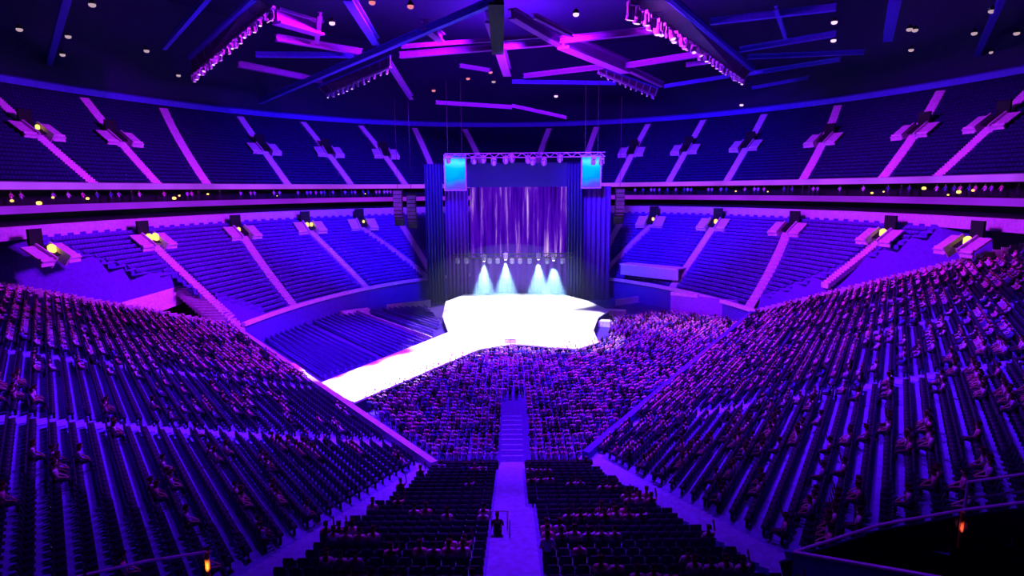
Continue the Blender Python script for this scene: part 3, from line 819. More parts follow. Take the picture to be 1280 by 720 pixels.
# shared moving head meshes
def head_meshes():
    yoke = MB(); yoke.box((0, 0, -.12), (.3, .22, .12))
    for k in (-1, 1): yoke.box((k * .3, 0, -.45), (.04, .1, .32))
    yoke.bar((0, 0, 0), (0, 0, .2), .08)
    hd = MB(); hd.tube([(0, .0, -.25), (0, 0, -.4), (0, 0, -.75), (0, 0, -.95)], [.14, .22, .24, .26], 12)
    ln = MB(); ln.tube([(0, 0, -.94), (0, 0, -.99)], [.22, .17], 12)
    return [yoke, hd, ln]
HM = [q.build('x', M['steel']).data for q in head_meshes()]
for o in list(COL.objects):
    if o.name.startswith('x') and o.type == 'MESH': bpy.data.objects.remove(o)
HM[2].materials[0] = M['lens']
lens_me = {k: None for k in ('lens', 'white_lens', 'pink_lens')}
for k in lens_me:
    c_ = HM[2].copy(); c_.materials[0] = M[k]; lens_me[k] = c_
def moving_head(P, sc, lens, label, group, tilt=0.0, rz=0.0):
    e = empty('moving_head_light', P, label, 'stage light', group, rz); e.scale = (sc, sc, sc)
    link('yoke', HM[0], e); h = link('head', HM[1], e); l = link('lens', lens_me[lens], h)
    if tilt: h.rotation_euler = (tilt, 0, 0)
    return e
T0, T1 = atY(556, 199, YB - 3), atY(756, 197, YB - 3)
lattice(T0 + np.array([0, 0, .6]), T1 + np.array([0, 0, .6]), .8, 'lighting_truss', M['steel'], 'long lighting truss over the top of the stage backdrop')
for i, x in enumerate((560, 592, 604, 617, 632, 640, 660, 666, 680, 700, 742, 752)):
    P = atY(x, 196 + random.uniform(-3, 2), YB - 3); moving_head(P, 1.5, 'lens', 'stage light on the truss above the stage backdrop, %s from the left' % ordn(i + 1), 'lights on the top truss', .4)
T0, T1 = atY(566, 321, 119), atY(716, 319, 119)
lattice(T0, T1, .8, 'lighting_truss', M['black_steel'], 'dark low truss under the violet curtain carrying the beam lights')
for i, x in enumerate((572, 583, 612, 622, 640, 650, 662, 684, 703)):
    P = atY(x, 323, 118.6); moving_head(P, 1.2, 'pink_lens', 'pinkish light on the low truss under the curtain, %s from the left' % ordn(i + 1), 'pinkish lights on the low truss', .5)
BEAMS = [(605, 323), (632, 321), (673, 321), (692, 322)]
for i, (x, y) in enumerate(BEAMS):
    P = atY(x, y, 117.5); moving_head(P + np.array([0, 0, .7]), 1.3, 'white_lens', 'white beam light on the low truss, %s beam from the left' % ordn(i + 1), 'white beam lights')
    ld = bpy.data.lights.new('beam_spot', 'SPOT'); ld.energy = 650000; ld.color = (.5, .9, 1); ld.spot_size = math.radians(46); ld.spot_blend = .2; ld.shadow_soft_size = .2
    o = bpy.data.objects.new('beam_spot', ld); COL.objects.link(o); o.location = P + np.array([0, -.4, -1.0]); o.rotation_euler = (math.radians(-8), 0, 0)
# line arrays
for i, (x, y0, n, nm) in enumerate(((497, 238, 9, 'outer left'), (514, 244, 8, 'inner left'), (775, 236, 9, 'right'))):
    Pt = atY(x, y0, 104); e = empty('line_array_speaker', Pt, 'curved black line array speaker hanging at the %s of the stage' % nm, 'speaker', 'line array speakers')
    b = MB(); g_ = MB(); z = 0; yy = 0; a = 0
    for k in range(n):
        a += .045 * (k > 2) * (k - 1); ax = ((1, 0, 0), (0, math.cos(a), -math.sin(a)), (0, math.sin(a), math.cos(a)))
        b.box((0, yy, z - .35), (.75, .45, .33), ax); g_.box((0, yy - .47 * math.cos(a), z - .35 + .47 * math.sin(a)), (.7, .02, .28), ax)
        z -= .7 * math.cos(a); yy += .7 * math.sin(a) * .8
    b.build('cabinet', M['black_steel'], e); g_.build('grille', M['steel'], e)
    b = MB(); b.box((0, 0, .1), (.8, .6, .08)); b.bar((0, 0, .1), (0, 0, 15), .06); b.build('rigging_frame', M['black_steel'], e)

# ------------------------------------------------------------------ floor things
# tunnel beside the left stand
O = (TUN_A + TUN_B) / 2; e = empty('entrance_tunnel', (O[0], O[1], 0), 'pink lit headwall over a dark entrance tunnel beside the left stand', 'tunnel')
mv = (-O[0], -O[1], 0)
A, Bq = TUN_A, TUN_B; dd = (Bq - A); dd[2] = 0; dd /= np.linalg.norm(dd); nrm = -np.array([dd[1], -dd[0], 0])
b = MB(); b.add([A, Bq, Bq - np.array([0, 0, 3.2]), A - np.array([0, 0, 2.6])] + [q - nrm * .4 for q in (A, Bq, Bq - np.array([0, 0, 3.2]), A - np.array([0, 0, 2.6]))],
      [(0, 1, 2, 3), (7, 6, 5, 4), (0, 4, 5, 1), (3, 2, 6, 7), (0, 3, 7, 4), (1, 5, 6, 2)])
b.build('headwall', M['white'], e).location = mv
Q = at(287, 411, 3.4); b = MB()
b.add([A + np.array([.3, .3, -.3]), Q, Q - np.array([0, 0, 3.4]), np.array([A[0], A[1], 0])], [(0, 1, 2, 3), (3, 2, 1, 0)]); b.build('side_wall', M['dark'], e).location = mv
b = MB(); q0 = A - dd * 0; b.add([A - nrm * 3 - np.array([0, 0, 1]), Bq - nrm * 3 - np.array([0, 0, 1]), np.array([Bq[0], Bq[1], 0]) - nrm * 3, np.array([A[0], A[1], 0]) - nrm * 3], [(0, 1, 2, 3), (3, 2, 1, 0)]); b.build('back_wall', M['dark'], e).location = mv
b = MB(); n_ = 16
for k in range(n_):
    p0 = A + (Q - A) * (k + .5) / n_; b.box(p0 + np.array([.5, .35, -.55]), (1.5, .9, .45), ((Q - A)[:2].tolist() + [0] if False else (1, 0, 0), (0, 1, 0), (0, 0, 1)))
b.build('steps', M['step'], e).location = mv

# right: pale platform panel in the tier and the violet barrier box
def quadwall(p0, p1, h, th, name, mt, label=None, cat=None, parent=None, loc=None):
    b = MB(); p0 = np.asarray(p0, float); p1 = np.asarray(p1, float); b.bar(p0 + np.array([0, 0, h / 2]), p1 + np.array([0, 0, h / 2]), th, h)
    o = b.build(name, mt, parent, None if parent else (p0 + p1) / 2)
    if label: tag(o, label, cat)
    return o
p0, p1 = at(776, 343, 5.2), at(848, 351, 5.2)
e = empty('viewing_platform', (p0 + p1) / 2, 'pale viewing platform set in the lower tier right of the stage', 'platform'); mv = tuple(-(p0 + p1) / 2)
quadwall(p0, p1, 2.1, .25, 'front_panel', M['concrete'], parent=e).location = mv
out = np.array([.55, .83, 0]); b = MB(); b.bar(p0 + out * 1.6 + np.array([0, 0, 2.1]), p1 + out * 1.6 + np.array([0, 0, 2.1]), 3.4, .2); b.build('deck', M['white'], e).location = mv
p0, p1 = at(842, 397, .1), at(934, 402, .1)
p0 = at(838, 397, 0); p1 = at(920, 407, 0)
e = empty('barrier_box', (p0 + p1) / 2, 'violet boxed barrier wall behind the right floor crowd', 'barrier'); mv = tuple(-(p0 + p1) / 2)
quadwall(p0, p1, 4.2, .4, 'front_panel', M['wall_violet'], parent=e).location = mv
quadwall(p1, p1 + np.array([7, 5, 0]), 4.2, .4, 'side_panel', M['wall_violet'], parent=e).location = mv
b = MB(); b.bar(p0 + np.array([0, 0, 4.3]), p0 + (p1 - p0) * .42 + np.array([0, 0, 4.3]), .7, .55); b.build('cap_rail', M['white'], e, None).location = mv
# floor barriers and tables on the left
p0, p1 = at(446, 395, 0), at(540, 430, 0)
e = empty('crowd_barrier', (p0 + p1) / 2, 'long pale crowd barrier crossing the left floor seating', 'barrier'); mv = tuple(-(p0 + p1) / 2)
quadwall(p0, p1, 1.1, .18, 'panel', M['white'], parent=e).location = mv
b = MB()
for k in range(12):
    q = p0 + (p1 - p0) * (k + .5) / 12; b.bar(q + np.array([0, 0, .03]), q + np.array([.7, -.7, .03]), .12, .06)
b.build('foot', M['steel'], e).location = mv
p0, p1 = at(484, 389, 0), at(538, 383, 0)
e = empty('crowd_barrier', (p0 + p1) / 2, 'short pale barrier at the left rear corner of the stage', 'barrier'); mv = tuple(-(p0 + p1) / 2)
quadwall(p0, p1, 1.3, .3, 'panel', M['white'], parent=e).location = mv
b = MB(); b.bar(p0 + np.array([0, -.5, .05]), p1 + np.array([0, -.5, .05]), .6, .1); b.build('foot', M['steel'], e).location = mv
p0, p1 = at(770, 382, 0), at(832, 372, 0)
e = empty('crowd_barrier', (p0 + p1) / 2, 'pale barrier at the right rear corner of the stage', 'barrier'); mv = tuple(-(p0 + p1) / 2)
quadwall(p0, p1, 1.2, .3, 'panel', M['white'], parent=e).location = mv
b = MB(); b.bar(p0 + np.array([0, -.5, .05]), p1 + np.array([0, -.5, .05]), .6, .1); b.build('foot', M['steel'], e).location = mv
for (x, y, w, lab) in ((444, 394, 2.6, 'white cloth covered table at the far end of the left floor seats'), (765, 394, 2.4, 'white cloth covered table at the right edge of the stage'), (760, 408, 1.6, 'white round edged table among the crowd right of the stage')):
    P = at(x, y, 0); e = empty('cloth_table', P, lab, 'table', None, .6 if x < 600 else -.3)
    b = MB(); b.box((0, 0, .95), (w, .8, .04)); b.build('table_top', M['white'], e)
    b = MB(); g_ = []
    pts = [(-w, -.8), (w, -.8), (w, .8), (-w, .8), (-w, -.8)]
    for i in range(4):
        for k in range(8):
            f = k / 8; x_ = pts[i][0] + (pts[i + 1][0] - pts[i][0]) * f; y_ = pts[i][1] + (pts[i + 1][1] - pts[i][1]) * f; q = 1 + .05 * math.sin(k * 2.4 + i)
            g_.append([(x_ * q * 1.02, y_ * q * 1.02, .05), (x_, y_, .98)])
    g_.append(g_[0]); b.sheet(g_); b.build('tablecloth_drop', M['white'], e)

tb = LS.ts(at(347, 463, 4.0))[0]; print('tb', tb)
g_ = []
for k in range(13):
    t_ = tb - 1.9 + k * .32; w_ = .06 * math.sin(k * 1.7); h_ = .25 * abs(math.sin(k * .9))
    g_.append([LS.P(t_, -.56 + w_, 2.4 + h_), LS.P(t_, -.53, 3.95), LS.P(t_, -.2, 3.97), LS.P(t_, .13, 3.95), LS.P(t_, .16 + w_, 3.2 + h_)])
b = MB(); b.sheet(g_); b.sheet([[q + np.array([0, 0, .03]) for q in r_][::-1] for r_ in g_]); o = b.build('white_banner', M['white'], None, g_[6][2])
tag(o, 'white cloth banner draped over the front wall of the left stand', 'banner')
# folding chairs on the left floor
chair = MB(); chair.box((0, -.2, .65), (.22, .02, .17)); chair.box((0, 0, .44), (.22, .2, .02))
for k in (-1, 1): chair.bar((k * .2, -.22, .8), (k * .2, .18, 0), .035); chair.bar((k * .2, -.24, 0), (k * .2, .15, .44), .035)
lp = [tuple(at(x, y, 0)[:2]) for x, y in ((318, 420), (446, 390), (538, 432), (402, 476))]
lp2 = [tuple(at(x, y, 0)[:2]) for x, y in ((452, 390), (535, 386), (552, 408), (540, 424))]
ch = []
for k in range(70):
    for j in range(-10, 130):
        q = LS.P(j * .55, -1.5 - k * 1.0, 0)
        if not (in_poly(q[0], q[1], lp) or in_poly(q[0], q[1], lp2)): continue
        if k % 14 == 13: continue
        ch.append((q, proj(q)[2], k, j))
ch.sort(key=lambda c: c[1])
cme = chair.build('x', M['chair']).data
for o in list(COL.objects):
    if o.name.startswith('x') and o.type == 'MESH': bpy.data.objects.remove(o)
fyL = -LS.u; rzL = math.atan2(fyL[1], fyL[0]) - math.pi / 2
for q, d, k, j in ch[:300]:
    o = link('folding_chair', cme, None, q); o.rotation_euler = (0, 0, rzL)
    tag(o, 'empty violet folding chair on the left floor between the left stand and the white runway', 'chair', 'folding chairs on the left floor')
if len(ch) > 300: tag(copies('folding_chairs', chair.v, chair.f, [frame(q, (fyL[1], -fyL[0]), fyL) for q, d, k, j in ch[300:]], M['chair']), 'further empty folding chairs on the left floor toward the stage', 'chairs', kind='stuff')

# standing crowd on the centre and right floor
cs = []
catw = [at(443, 507, 0)[:2], at(600, 440, 0)[:2]]
fp = [tuple(at(x, y, 0)[:2]) for x, y in ((452, 512), (600, 441), (640, 436), (720, 441), (760, 432), (762, 405), (835, 398), (928, 408), (738, 572), (720, 590), (545, 588), (520, 565))]
Y = 42.0
while Y < 110:
    x = -30.0
    while x < 45:
        px_ = x + random.uniform(-.08, .08); py_ = Y + random.uniform(-.12, .12)
        if in_poly(px_, py_, fp) and not (-1.3 < x < 1.1 and Y < 62):
            t, d = LS.ts((px_, py_)); t2, d2 = RS.ts((px_, py_))
            dens = .93
            if d > -1.2 or d2 > -1.2: dens = 0
            if random.random() < dens:
                g0 = np.array([0.0 - px_ * 1.0, 95.0 - py_]); g0 /= np.linalg.norm(g0)
                cs.append((np.array([px_, py_, 0]), g0))
        x += .62
    Y += .95
crowd('standing_crowd', cs, False, 'standing audience packed on the floor in front of the stage', 0.12)
print('slots', len(slots), 'vis', len(vis), 'taken', len(taken), 'chairs', len(ch), 'standing', len(cs))

gb = crowd_body(False); gmi = np.array(gb.mi); gmes = []
for v in range(5):
    o = gb.build('x', [M['shirt'][v], M['skin'][v % 3], M['jeans']]); gmes.append(o.data); bpy.data.objects.remove(o)
for sd, nm in ((-1, 'left'), (1, 'right')):
    gl = []
    th = .42
    while th < 1.62:
        th += random.choice((.012, .018, .03, .06)); a_ = 60.1
        gl.append((abs(proj((a_ * math.sin(th), CY + 80.9 * math.cos(th), CAMZ))[0] - 640) * -1, th))
    gl = [q for q in gl if q[0] > -650]
    gl.sort()
    for n_, (x_, th) in enumerate(gl):
        P = np.array([sd * 60.1 * math.sin(th), CY + 80.9 * math.cos(th), CAMZ - 1.45])
        o = link('person', gmes[random.randrange(5)], None, P); o.rotation_euler = (0, 0, math.atan2(-math.cos(th), -sd * math.sin(th)) - math.pi / 2)
        tag(o, 'suite guest standing behind the %s light ribbon, %s from the photo edge' % (nm, ordn(n_ + 1)), 'person', 'guests standing in the suites')
# people around the centre aisle
P = np.array([1.45, 21.6, 0]); 
def cz(Y): return ZB + math.floor((CB_Y - Y) / CPITCH + 1e-6) * CRISE
person((1.25, 20.9, cz(20.9)), 0, STAND[1], 2, 'person standing in a lilac shirt at the right edge of the centre aisle', None)
person((-.75, 25.6, cz(25.6) - .3), 0, SIT[1], 4, 'person in black sitting on the centre aisle steps by the handrail', None)
e = empty('aisle_handrail', (-.6, 26.2, cz(26.2)), 'thin looped handrail standing in the centre aisle', 'handrail')
b = MB(); b.tube([(-.5, .3, .9), (0.35, .3, .9), (.42, .2, .85), (.42, -.9, 1.1), (.42, -.95, .4)], .03, 8); b.build('rail', M['rail'], e)
for q in ((-.45, .3), (.3, .3)):
    b = MB(); b.tube([(q[0], q[1], -.2), (q[0], q[1], .9)], .025, 8); b.build('post', M['rail'], e)

# near guard rails --------------------------------------------------------
# left rail
p1 = solve(LS, 258, 742); top = p1.copy()
k_ = (p1 - CP); top = atY(258, 690, p1[1]); q0 = atY(110, 718, p1[1] - 3.0); q0[2] = top[2]
q0 = at(110, 718, top[2]); mid = at(180, 702, top[2])
e = empty('guard_rail', p1, 'guard rail with one orange lit post at the bottom of the left stand', 'rail'); mv = tuple(-p1)
ext = q0 + (q0 - mid) * 1.2
b = MB(); b.tube([top, mid, q0, ext], .055, 8); b.build('top_rail', M['rail'], e).location = mv
b = MB(); b.tube([top, top - np.array([0, 0, 1.6])], .075, 8); tag(b.build('post', M['orange'], e), 'orange lit post').location = mv
b = MB(); b.tube([ext, ext - np.array([0, 0, 1.8])], .06, 8); b.build('post', M['rail'], e).location = mv
# right vomitory with rails
A0 = solve(RS, 992, 720)
c0, c1, c2, c3, m1, n1 = VP_
e = empty('vomitory_wall', A0, 'low walled entrance with rails at the bottom of the right stand', 'wall'); mv = tuple(-A0)
b = MB(); b.tube([c0, c1, c2, c3], .055, 8); b.build('top_rail', M['rail'], e).location = mv
b = MB()
for p_, q_ in ((c0, c1), (c1, c2), (c2, c3)): b.bar(p_ - np.array([0, 0, 1.9]), q_ - np.array([0, 0, 1.9]), .12, 3.2)
b.build('far_wall', M['rear'], e).location = mv
b = MB(); b.bar(c0 - np.array([0, 0, 1.0]), n1 - np.array([0, 0, 1.0]), .14, 1.9); b.bar(n1 - np.array([0, 0, 1.0]), m1 - np.array([0, 0, 1.0]), .14, 1.9); b.build('near_wall', M['rimwall'], e).location = mv
b = MB(); b.bar(c0, n1, .16, .06); b.bar(n1, m1, .16, .06); b.build('cap', M['rail'], e).location = mv
b = MB(); b.prism(VPOLY, c0[2] - 3.5, c0[2] - 3.4); b.build('ramp', M['rear'], e).location = mv
b = MB(); b.tube([c2 + np.array([-.02, -.08, 0]), c2 + np.array([-.02, -.08, -1.3])], .07, 8)
o = b.build('post', M['orange'], e); o.location = mv; tag(o, 'reddish orange lit post')
d0 = c2 + np.array([.5, .5, .75]); d1 = c3 + np.array([.5, .5, .75])
b = MB(); b.tube([d0, d1], .05, 8); b.tube([d0 - np.array([0, 0, .6]), d1 - np.array([0, 0, .6])], .04, 8); b.build('rear_rail', M['rail'], e).location = mv
b = MB(); b.tube([d0, d0 - np.array([0, 0, 2.0])], .05, 8); b.build('rear_post', M['rail'], e).location = mv

# ------------------------------------------------------------------ roof steel
def roofpt(x, y, z=44.0, ymax=128.0):
    P = at(x, y, z)
    if P[1] > ymax or P[1] < 0: P = atY(x, y, ymax)
    return P
def girder(a, c, w, mt, label, group='roof girders', name='roof_girder'):
    a = np.asarray(a, float); c = np.asarray(c, float); O = (a + c) / 2
    e = empty(name, O, label, 'girder', group); mv = tuple(-O); w *= .82; h = w * .95
    b = MB(); b.bar(a - np.array([0, 0, h / 2]), c - np.array([0, 0, h / 2]), w, w * .18); b.build('bottom_flange', mt, e).location = mv
    b = MB(); b.bar(a, c, w * .22, h * .85); b.build('web', mt, e).location = mv
    b = MB(); b.bar(a + np.array([0, 0, h / 2]), c + np.array([0, 0, h / 2]), w, w * .18); b.build('top_flange', mt, e).location = mv
    return e
G = [((325, 127), (620, 0), 1.0, 'b', 'long blue diagonal girder crossing left of the roof centre'), ((434, -6), (470, 52), 1.3, 'b', 'short thick blue girder at the top left of centre'),
     ((262, -6), (205, 60), .7, 'b', 'thin blue girder left of the big left light bridge'), ((500, 69), (690, 53), 1.0, 'v', 'straight violet girder across the roof centre, lower of the pair'),
     ((502, 58), (680, 45), .6, 'v', 'thin violet girder across the roof centre, upper of the pair'), ((700, 50), (822, 37), 1.0, 'v', 'violet girder right of the roof centre joining the right light bridge'),
     ((613, 20), (634, 90), 1.8, 'v', 'thick upright violet girder in the middle of the roof'), ((640, 17), (700, 53), 1.4, 'v', 'violet girder slanting right from the roof centre'),
     ((668, 20), (715, 44), .7, 'v', 'thin violet girder slanting beside a thicker one right of roof centre'), ((704, 51), (782, 84), 2.4, 'v', 'widest bright magenta girder right of the roof centre'),
     ((782, 84), (828, 106), 1.1, 'v', 'violet girder continuing below the widest magenta girder'), ((782, 82), (878, 67), 1.0, 'v', 'bright violet girder below the right light bridge'),
     ((858, 81), (892, 76), .8, 'v', 'short violet stub girder under the right light bridge'), ((655, 95), (755, 83), .9, 'v', 'faint violet girder under the roof centre, upper one'),
     ((640, 102), (770, 104), .8, 'b', 'faint blue violet girder under the roof centre, lower one'), ((575, 82), (612, 88), .7, 'v', 'short faint violet girder left of the thick upright one'),
     ((545, 128), (640, 134), .8, 'v', 'lowest violet girder over the far upper tier'), ((640, 132), (708, 147), .7, 'v', 'girder dropping right over the far upper tier'),
     ((484, 75), (514, 122), 1.0, 'v', 'thin violet girder right of the small left light bridge'), ((345, 20), (400, 36), 2.0, 'v', 'violet box girder right of the big left light bridge'),
     ((345, 47), (452, 65), 1.0, 'v', 'middle violet girder between the two left light bridges'), ((320, 68), (442, 69), .9, 'b', 'level blue girder between the two left light bridges'),
     ((298, 80), (402, 101), 1.1, 'v', 'lower violet girder between the two left light bridges'), ((530, 30), (552, 48), 1.4, 'v', 'short violet girder left of the thick upright one'),
     ((888, 27), (1045, 9), .9, 'b', 'blue girder right of the right light bridge, highest'), ((925, 62), (1045, 42), .9, 'b', 'blue girder right of the right light bridge, second down'),
     ((935, 71), (1080, 65), .8, 'b', 'blue girder right of the right light bridge, third down'), ((930, 93), (1050, 74), .8, 'b', 'blue girder right of the right light bridge, fourth down'),
     ((830, 108), (912, 95), .8, 'b', 'blue girder under the lower end of the right light bridge'), ((940, 110), (1010, 97), .7, 'b', 'faint blue girder at the right, lowest of its set'),
     ((1120, -6), (1110, 46), 1.5, 'b', 'thick blue upright girder at the top right'), ((1254, -6), (1214, 85), .9, 'b', 'faint blue girder near the top right corner'),
     ((84, -6), (60, 82), 1.0, 'b', 'faint blue girder near the top left corner'), ((970, 10), (982, 46), .6, 'b', 'thin blue upright girder right of the right light bridge'),
     ((400, 18), (396, 52), .7, 'v', 'short violet hanger at the end of the box girder'), ((620, -6), (622, 60), 2.2, 'd', 'dark upright roof post at the top centre')]
for a, c, w, k, lab in G:
    girder(roofpt(*a), roofpt(*c), w, {'b': M['blue_steel'], 'v': M['violet_steel'], 'd': M['dark']}[k], lab)
# light bridges: deck, tube and hanging heads
def bridge(t0, t1, f0, f1, n, label, short, wtube):
    A, C_ = roofpt(*t0), roofpt(*t1); Fa = atY(f0[0], f0[1], A[1] - .5); Fc = atY(f1[0], f1[1], C_[1] - .5)
    O = (A + C_) / 2; e = empty('light_bridge', O, label, 'light bridge', 'light bridges'); mv = tuple(-O)
    b = MB(); b.tube([A, C_], wtube, 8); tag(b.build('top_tube', M['blue_steel'], e), 'blue top tube').location = mv
    b = MB(); u0, u1 = Fa + (A - Fa) * .3, Fc + (C_ - Fc) * .3; s_ = np.array([0, .25, 0])
    b.add([A, C_, u1, u0, A + s_, C_ + s_, u1 + s_, u0 + s_], [(0, 1, 2, 3), (7, 6, 5, 4), (3, 2, 6, 7), (0, 3, 7, 4), (1, 5, 6, 2)]); b.build('side_panel', M['roofp'], e).location = mv
    b = MB(); b.bar(u0, u1, .5, .3); b.build('walkway', M['steel'], e).location = mv
    b = MB()
    for k in range(9): b.bar(A + (C_ - A) * k / 8 - s_ * .3, u0 + (u1 - u0) * k / 8 - s_ * .3, .18)
    b.build('stiffener', M['steel'], e).location = mv
    for k in range(n):
        f = (k + .5) / n; P = u0 + (u1 - u0) * f; L = np.linalg.norm((Fa + (Fc - Fa) * f) - P)
        moving_head(P - np.array([0, .2, .15]), L * random.uniform(.75, 1.1), 'lens', 'light hanging from the %s, %s from its lower end' % (short, ordn(k + 1)), 'lights on the ' + short, random.uniform(-.5, .5), random.uniform(-1, 1))
M['roofp'] = mat('bridge_panel', (.12, .06, .16), .8)
bridge((238, 72), (318, -4), (242, 104), (352, 14), 20, 'big slanted light bridge with blue top tube at the upper left', 'big left light bridge', .45)
bridge((940, 86), (836, -4), (925, 106), (765, -2), 26, 'big slanted light bridge with blue top tube at the upper right', 'big right light bridge', .55)
bridge((398, 108), (488, 70), (412, 123), (488, 90), 12, 'small light bridge hanging left of the roof centre', 'small left light bridge', .2)
bridge((822, 110), (748, 84), (817, 124), (748, 94), 10, 'small light bridge hanging right of the roof centre', 'small right light bridge', .2)
# small roof lamps
RL = [(115, 4, 'd'), (24, 35, 'd'), (85, 44, 'd'), (78, 67, 'd'), (75, 84, 'd'), (223, 93, 'd'), (183, 62, 'd'), (513, 6, 'r'), (465, 1, 'r'), (542, 112, 'r'), (585, 97, 'r'), (613, 89, 'r'), (720, 16, 'v'), (695, 119, 'v'),
      (1137, 35, 'd'), (1144, 36, 'd'), (1218, 40, 'd'), (1240, 64, 'd'), (1271, 40, 'd'), (1240, 12, 'd'), (1139, 61, 'd'), (1043, 26, 'v'), (1042, 49, 'v'), (927, 130, 'v'), (415, 27, 'v'), (617, 101, 'd')]
for i, (x, y, k) in enumerate(RL):
    P = roofpt(x, y); e = empty('roof_lamp', P, {'d': 'small dim white', 'r': 'small reddish', 'v': 'small violet'}[k] + ' lamp under the dark roof, %s from the left in the photo' % ordn(1 + sum(q[0] < x for q in RL)), 'lamp', 'small roof lamps')
    s = .38
    b = MB(); b.tube([(0, 0, .5), (0, 0, .2), (0, 0, -.1)], [.1, .35, .42], 10); b.build('housing', M['black_steel'], e)
    b = MB(); b.tube([(0, 0, -.08), (0, 0, -.3), (0, 0, -.42)], [s, s, s * .6], 10); b.build('bulb', M[{'d': 'dimwarm', 'r': 'red', 'v': 'lens'}[k]], e)

# ------------------------------------------------------------------ light
w = bpy.data.worlds.new('world'); scn.world = w; w.use_nodes = True
w.node_tree.nodes['Background'].inputs[0].default_value = (.12, .03, .6, 1); w.node_tree.nodes['Background'].inputs[1].default_value = .02
def spot(name, loc, tgt, e, col, ang, blend=.6, rad=.5):
    ld = bpy.data.lights.new(name, 'SPOT'); ld.energy = e; ld.color = col; ld.spot_size = math.radians(ang); ld.spot_blend = blend; ld.shadow_soft_size = rad
    o = bpy.data.objects.new(name, ld); COL.objects.link(o); o.location = loc
    o.rotation_euler = (Vector(tgt) - Vector(loc)).to_track_quat('-Z', 'Y').to_euler(); return o
def area(name, loc, tgt, e, col, sx, sy):
    ld = bpy.data.lights.new(name, 'AREA'); ld.energy = e; ld.color = col; ld.shape = 'RECTANGLE'; ld.size = sx; ld.size_y = sy
    o = bpy.data.objects.new(name, ld); COL.objects.link(o); o.location = loc
    o.rotation_euler = (Vector(tgt) - Vector(loc)).to_track_quat('-Z', 'Y').to_euler(); return o
VIO = (.5, .03, 1.0); BLU = (.06, .01, 1.0); MAG = (.8, .03, 1.0)
WHT = (1, .97, .98)
NEAR = (.23, .01, 1.0); MID = (.2, .008, 1.0)
# stage whites
for x, y in ((-8, 112), (8, 112), (0, 104), (-9, 97), (9, 97), (0, 84), (-8, 84), (8, 84), (0, 114), (0, 91)):
    spot('stage_spot', (x * .6, y - 6, 40), (x, y, ZS), 120000, WHT, 24, .35, .6)
cw0, cw1 = at(420, 492, ZS), at(590, 428, ZS)
for f in (.06, .3, .54, .78, 1.0):
    q = cw0 + (cw1 - cw0) * f; spot('runway_spot', (q[0] * .9, q[1] + 2, 36), q, 95000, WHT, 17, .3, .4)
for sd in (-1, 1):
    spot('wash_upper', (sd * 8, 80, 42), (sd * 70, 80, 31), 110000, (.6, .012, 1), 95, .8, 2)
    spot('wash_upper', (sd * 6, 90, 42), (sd * 50, 140, 31), 80000, (.3, .01, 1), 85, .9, 2)
    spot('wash_lower', (sd * 4, 75, 38), (sd * 48, 95, 9), 190000, (.36, .012, 1), 75, .9, 2)
    spot('wash_back', (sd * 8, 100, 36), (sd * 40, 140, 14), 260000, BLU, 75, .9, 2)
spot('wash_back', (0, 95, 42), (0, 160, 28), 90000, (.2, .01, 1), 90, .9, 2)
spot('wash_floor', (-6, 74, 44), (-18, 80, 0), 360000, MID, 60, .9, 2)
spot('wash_floor', (6, 70, 44), (16, 78, 0), 330000, MID, 60, .9, 2)
spot('wash_near', (0, 58, 44), (0, 56, 0), 150000, NEAR, 75, .9, 2)
spot('wash_stand', (-12, 50, 44), (-24, 44, 6), 150000, NEAR, 75, .9, 2)
spot('wash_stand', (12, 50, 44), (24, 46, 6), 150000, NEAR, 80, .9, 2)
spot('wash_crowd', (14, 62, 44), (30, 62, 6), 50000, (.5, .015, 1), 50, .9, 2)
spot('wash_crowd', (-14, 66, 44), (-28, 62, 6), 50000, (.5, .015, 1), 45, .9, 2)
for sd in (-1, 1): spot('wash_front', (sd * 4, 24, 42), (sd * 17, 19, 9), 13000, NEAR, 50, .9, 2)  # added weak fill for the nearest rows
spot('wash_drape', (0, 98, 16), (0, 122, 22), 60000, (.2, .004, 1), 75, .8, 1)  # added blue fill on the backdrop cloths
for x, y in ((-22, 110), (22, 110), (0, 132)): spot('roof_wash', (x, y, 47), (x, y + 6, 60), 60000, (.3, .01, 1), 150, .9, 2)  # added violet fill that makes the roof deck glow
spot('wash_floor', (0, 72, 42), (4, 78, 0), 130000, MID, 45, .9, 2)
spot('wash_right_crowd', (8, 100, 28), (26, 93, 0), 32000, (1, .45, .9), 32, .9, 1)  # added pinkish fill, stands for stage spill on the right crowd
spot('wash_aisle', (0, 38, 40), (0, 26, 7), 60000, (.25, .01, 1), 30, .9, 1)
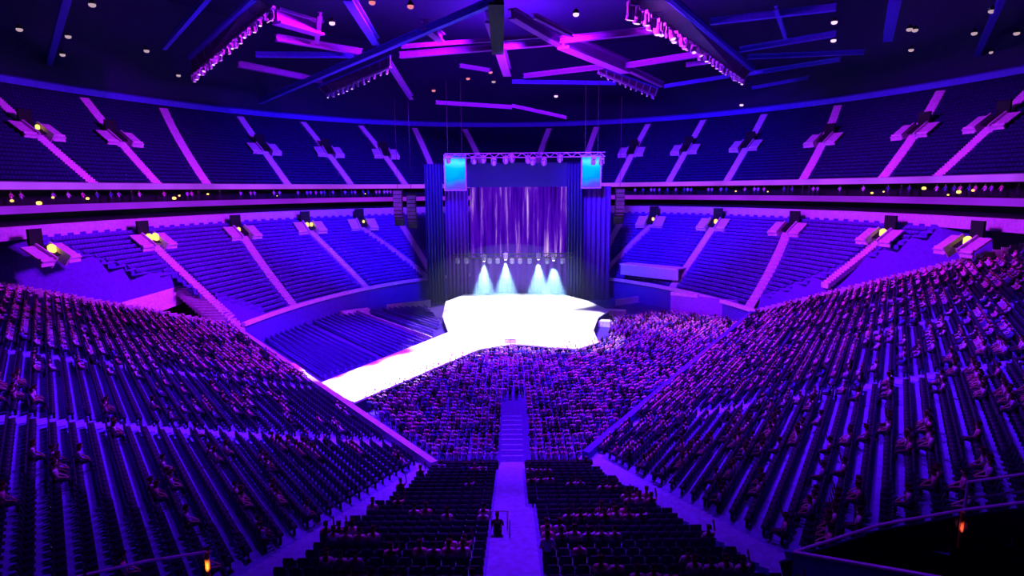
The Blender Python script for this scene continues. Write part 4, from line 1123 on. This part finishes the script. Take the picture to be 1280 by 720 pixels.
spot('uplight', (4, 98, 13), (10, 108, 46), 70000, (.5, .02, 1), 60, .8, 1)  # uplights added to brighten the underside of the roof steel
spot('uplight', (-10, 90, 13), (-28, 95, 46), 26000, (.4, .02, 1), 60, .8, 1)
spot('uplight', (14, 84, 13), (44, 95, 46), 12000, BLU, 70, .8, 1)
spot('uplight', (-14, 80, 13), (-30, 80, 46), 18000, BLU, 50, .8, 1)

for P_, e_, c_ in ((top, 300, (1, .4, .1)), (c2, 80, (1, .22, .2))):
    o = spot('post_glow_spot', P_ + np.array([.05, -.9, -1.0]), P_ + np.array([0, 0, -.45]), e_, c_, 20, .9, .05)  # added warm spot without a fixture, turns the post orange
# ------------------------------------------------------------------ haze over the stage end
HZ = True
if HZ:
    hm = bpy.data.materials.new('haze'); hm.use_nodes = True; nt = hm.node_tree; nt.nodes.clear()
    o_ = nt.nodes.new('ShaderNodeOutputMaterial'); v_ = nt.nodes.new('ShaderNodeVolumeScatter')
    v_.inputs['Color'].default_value = (.5, .6, 1, 1); v_.inputs['Density'].default_value = .0035; v_.inputs['Anisotropy'].default_value = .2
    nt.links.new(v_.outputs[0], o_.inputs['Volume'])
    bm = bmesh.new(); bmesh.ops.create_uvsphere(bm, u_segments=40, v_segments=20, radius=1)
    for v in bm.verts: v.co = (v.co.x * 21, 101 + v.co.y * 21, max(.05, v.co.z * 13.5))
    me = bpy.data.meshes.new('stage_haze'); bm.to_mesh(me); bm.free(); me.materials.append(hm); o = link('stage_haze', me)
    tag(o, 'pale haze hanging over the white stage in the light beams', 'haze', kind='stuff')

# ------------------------------------------------------------------ look
scn.view_settings.view_transform = 'Standard'; scn.view_settings.look = 'None'; scn.view_settings.gamma = 1; scn.view_settings.exposure = 0
scn.view_settings.use_curve_mapping = False
scn.cycles.use_denoising = True
scn.cycles.max_bounces = 3; scn.cycles.diffuse_bounces = 2; scn.cycles.volume_bounces = 0; scn.cycles.glossy_bounces = 2
scn.cycles.sample_clamp_indirect = 5
scn.render.film_transparent = False
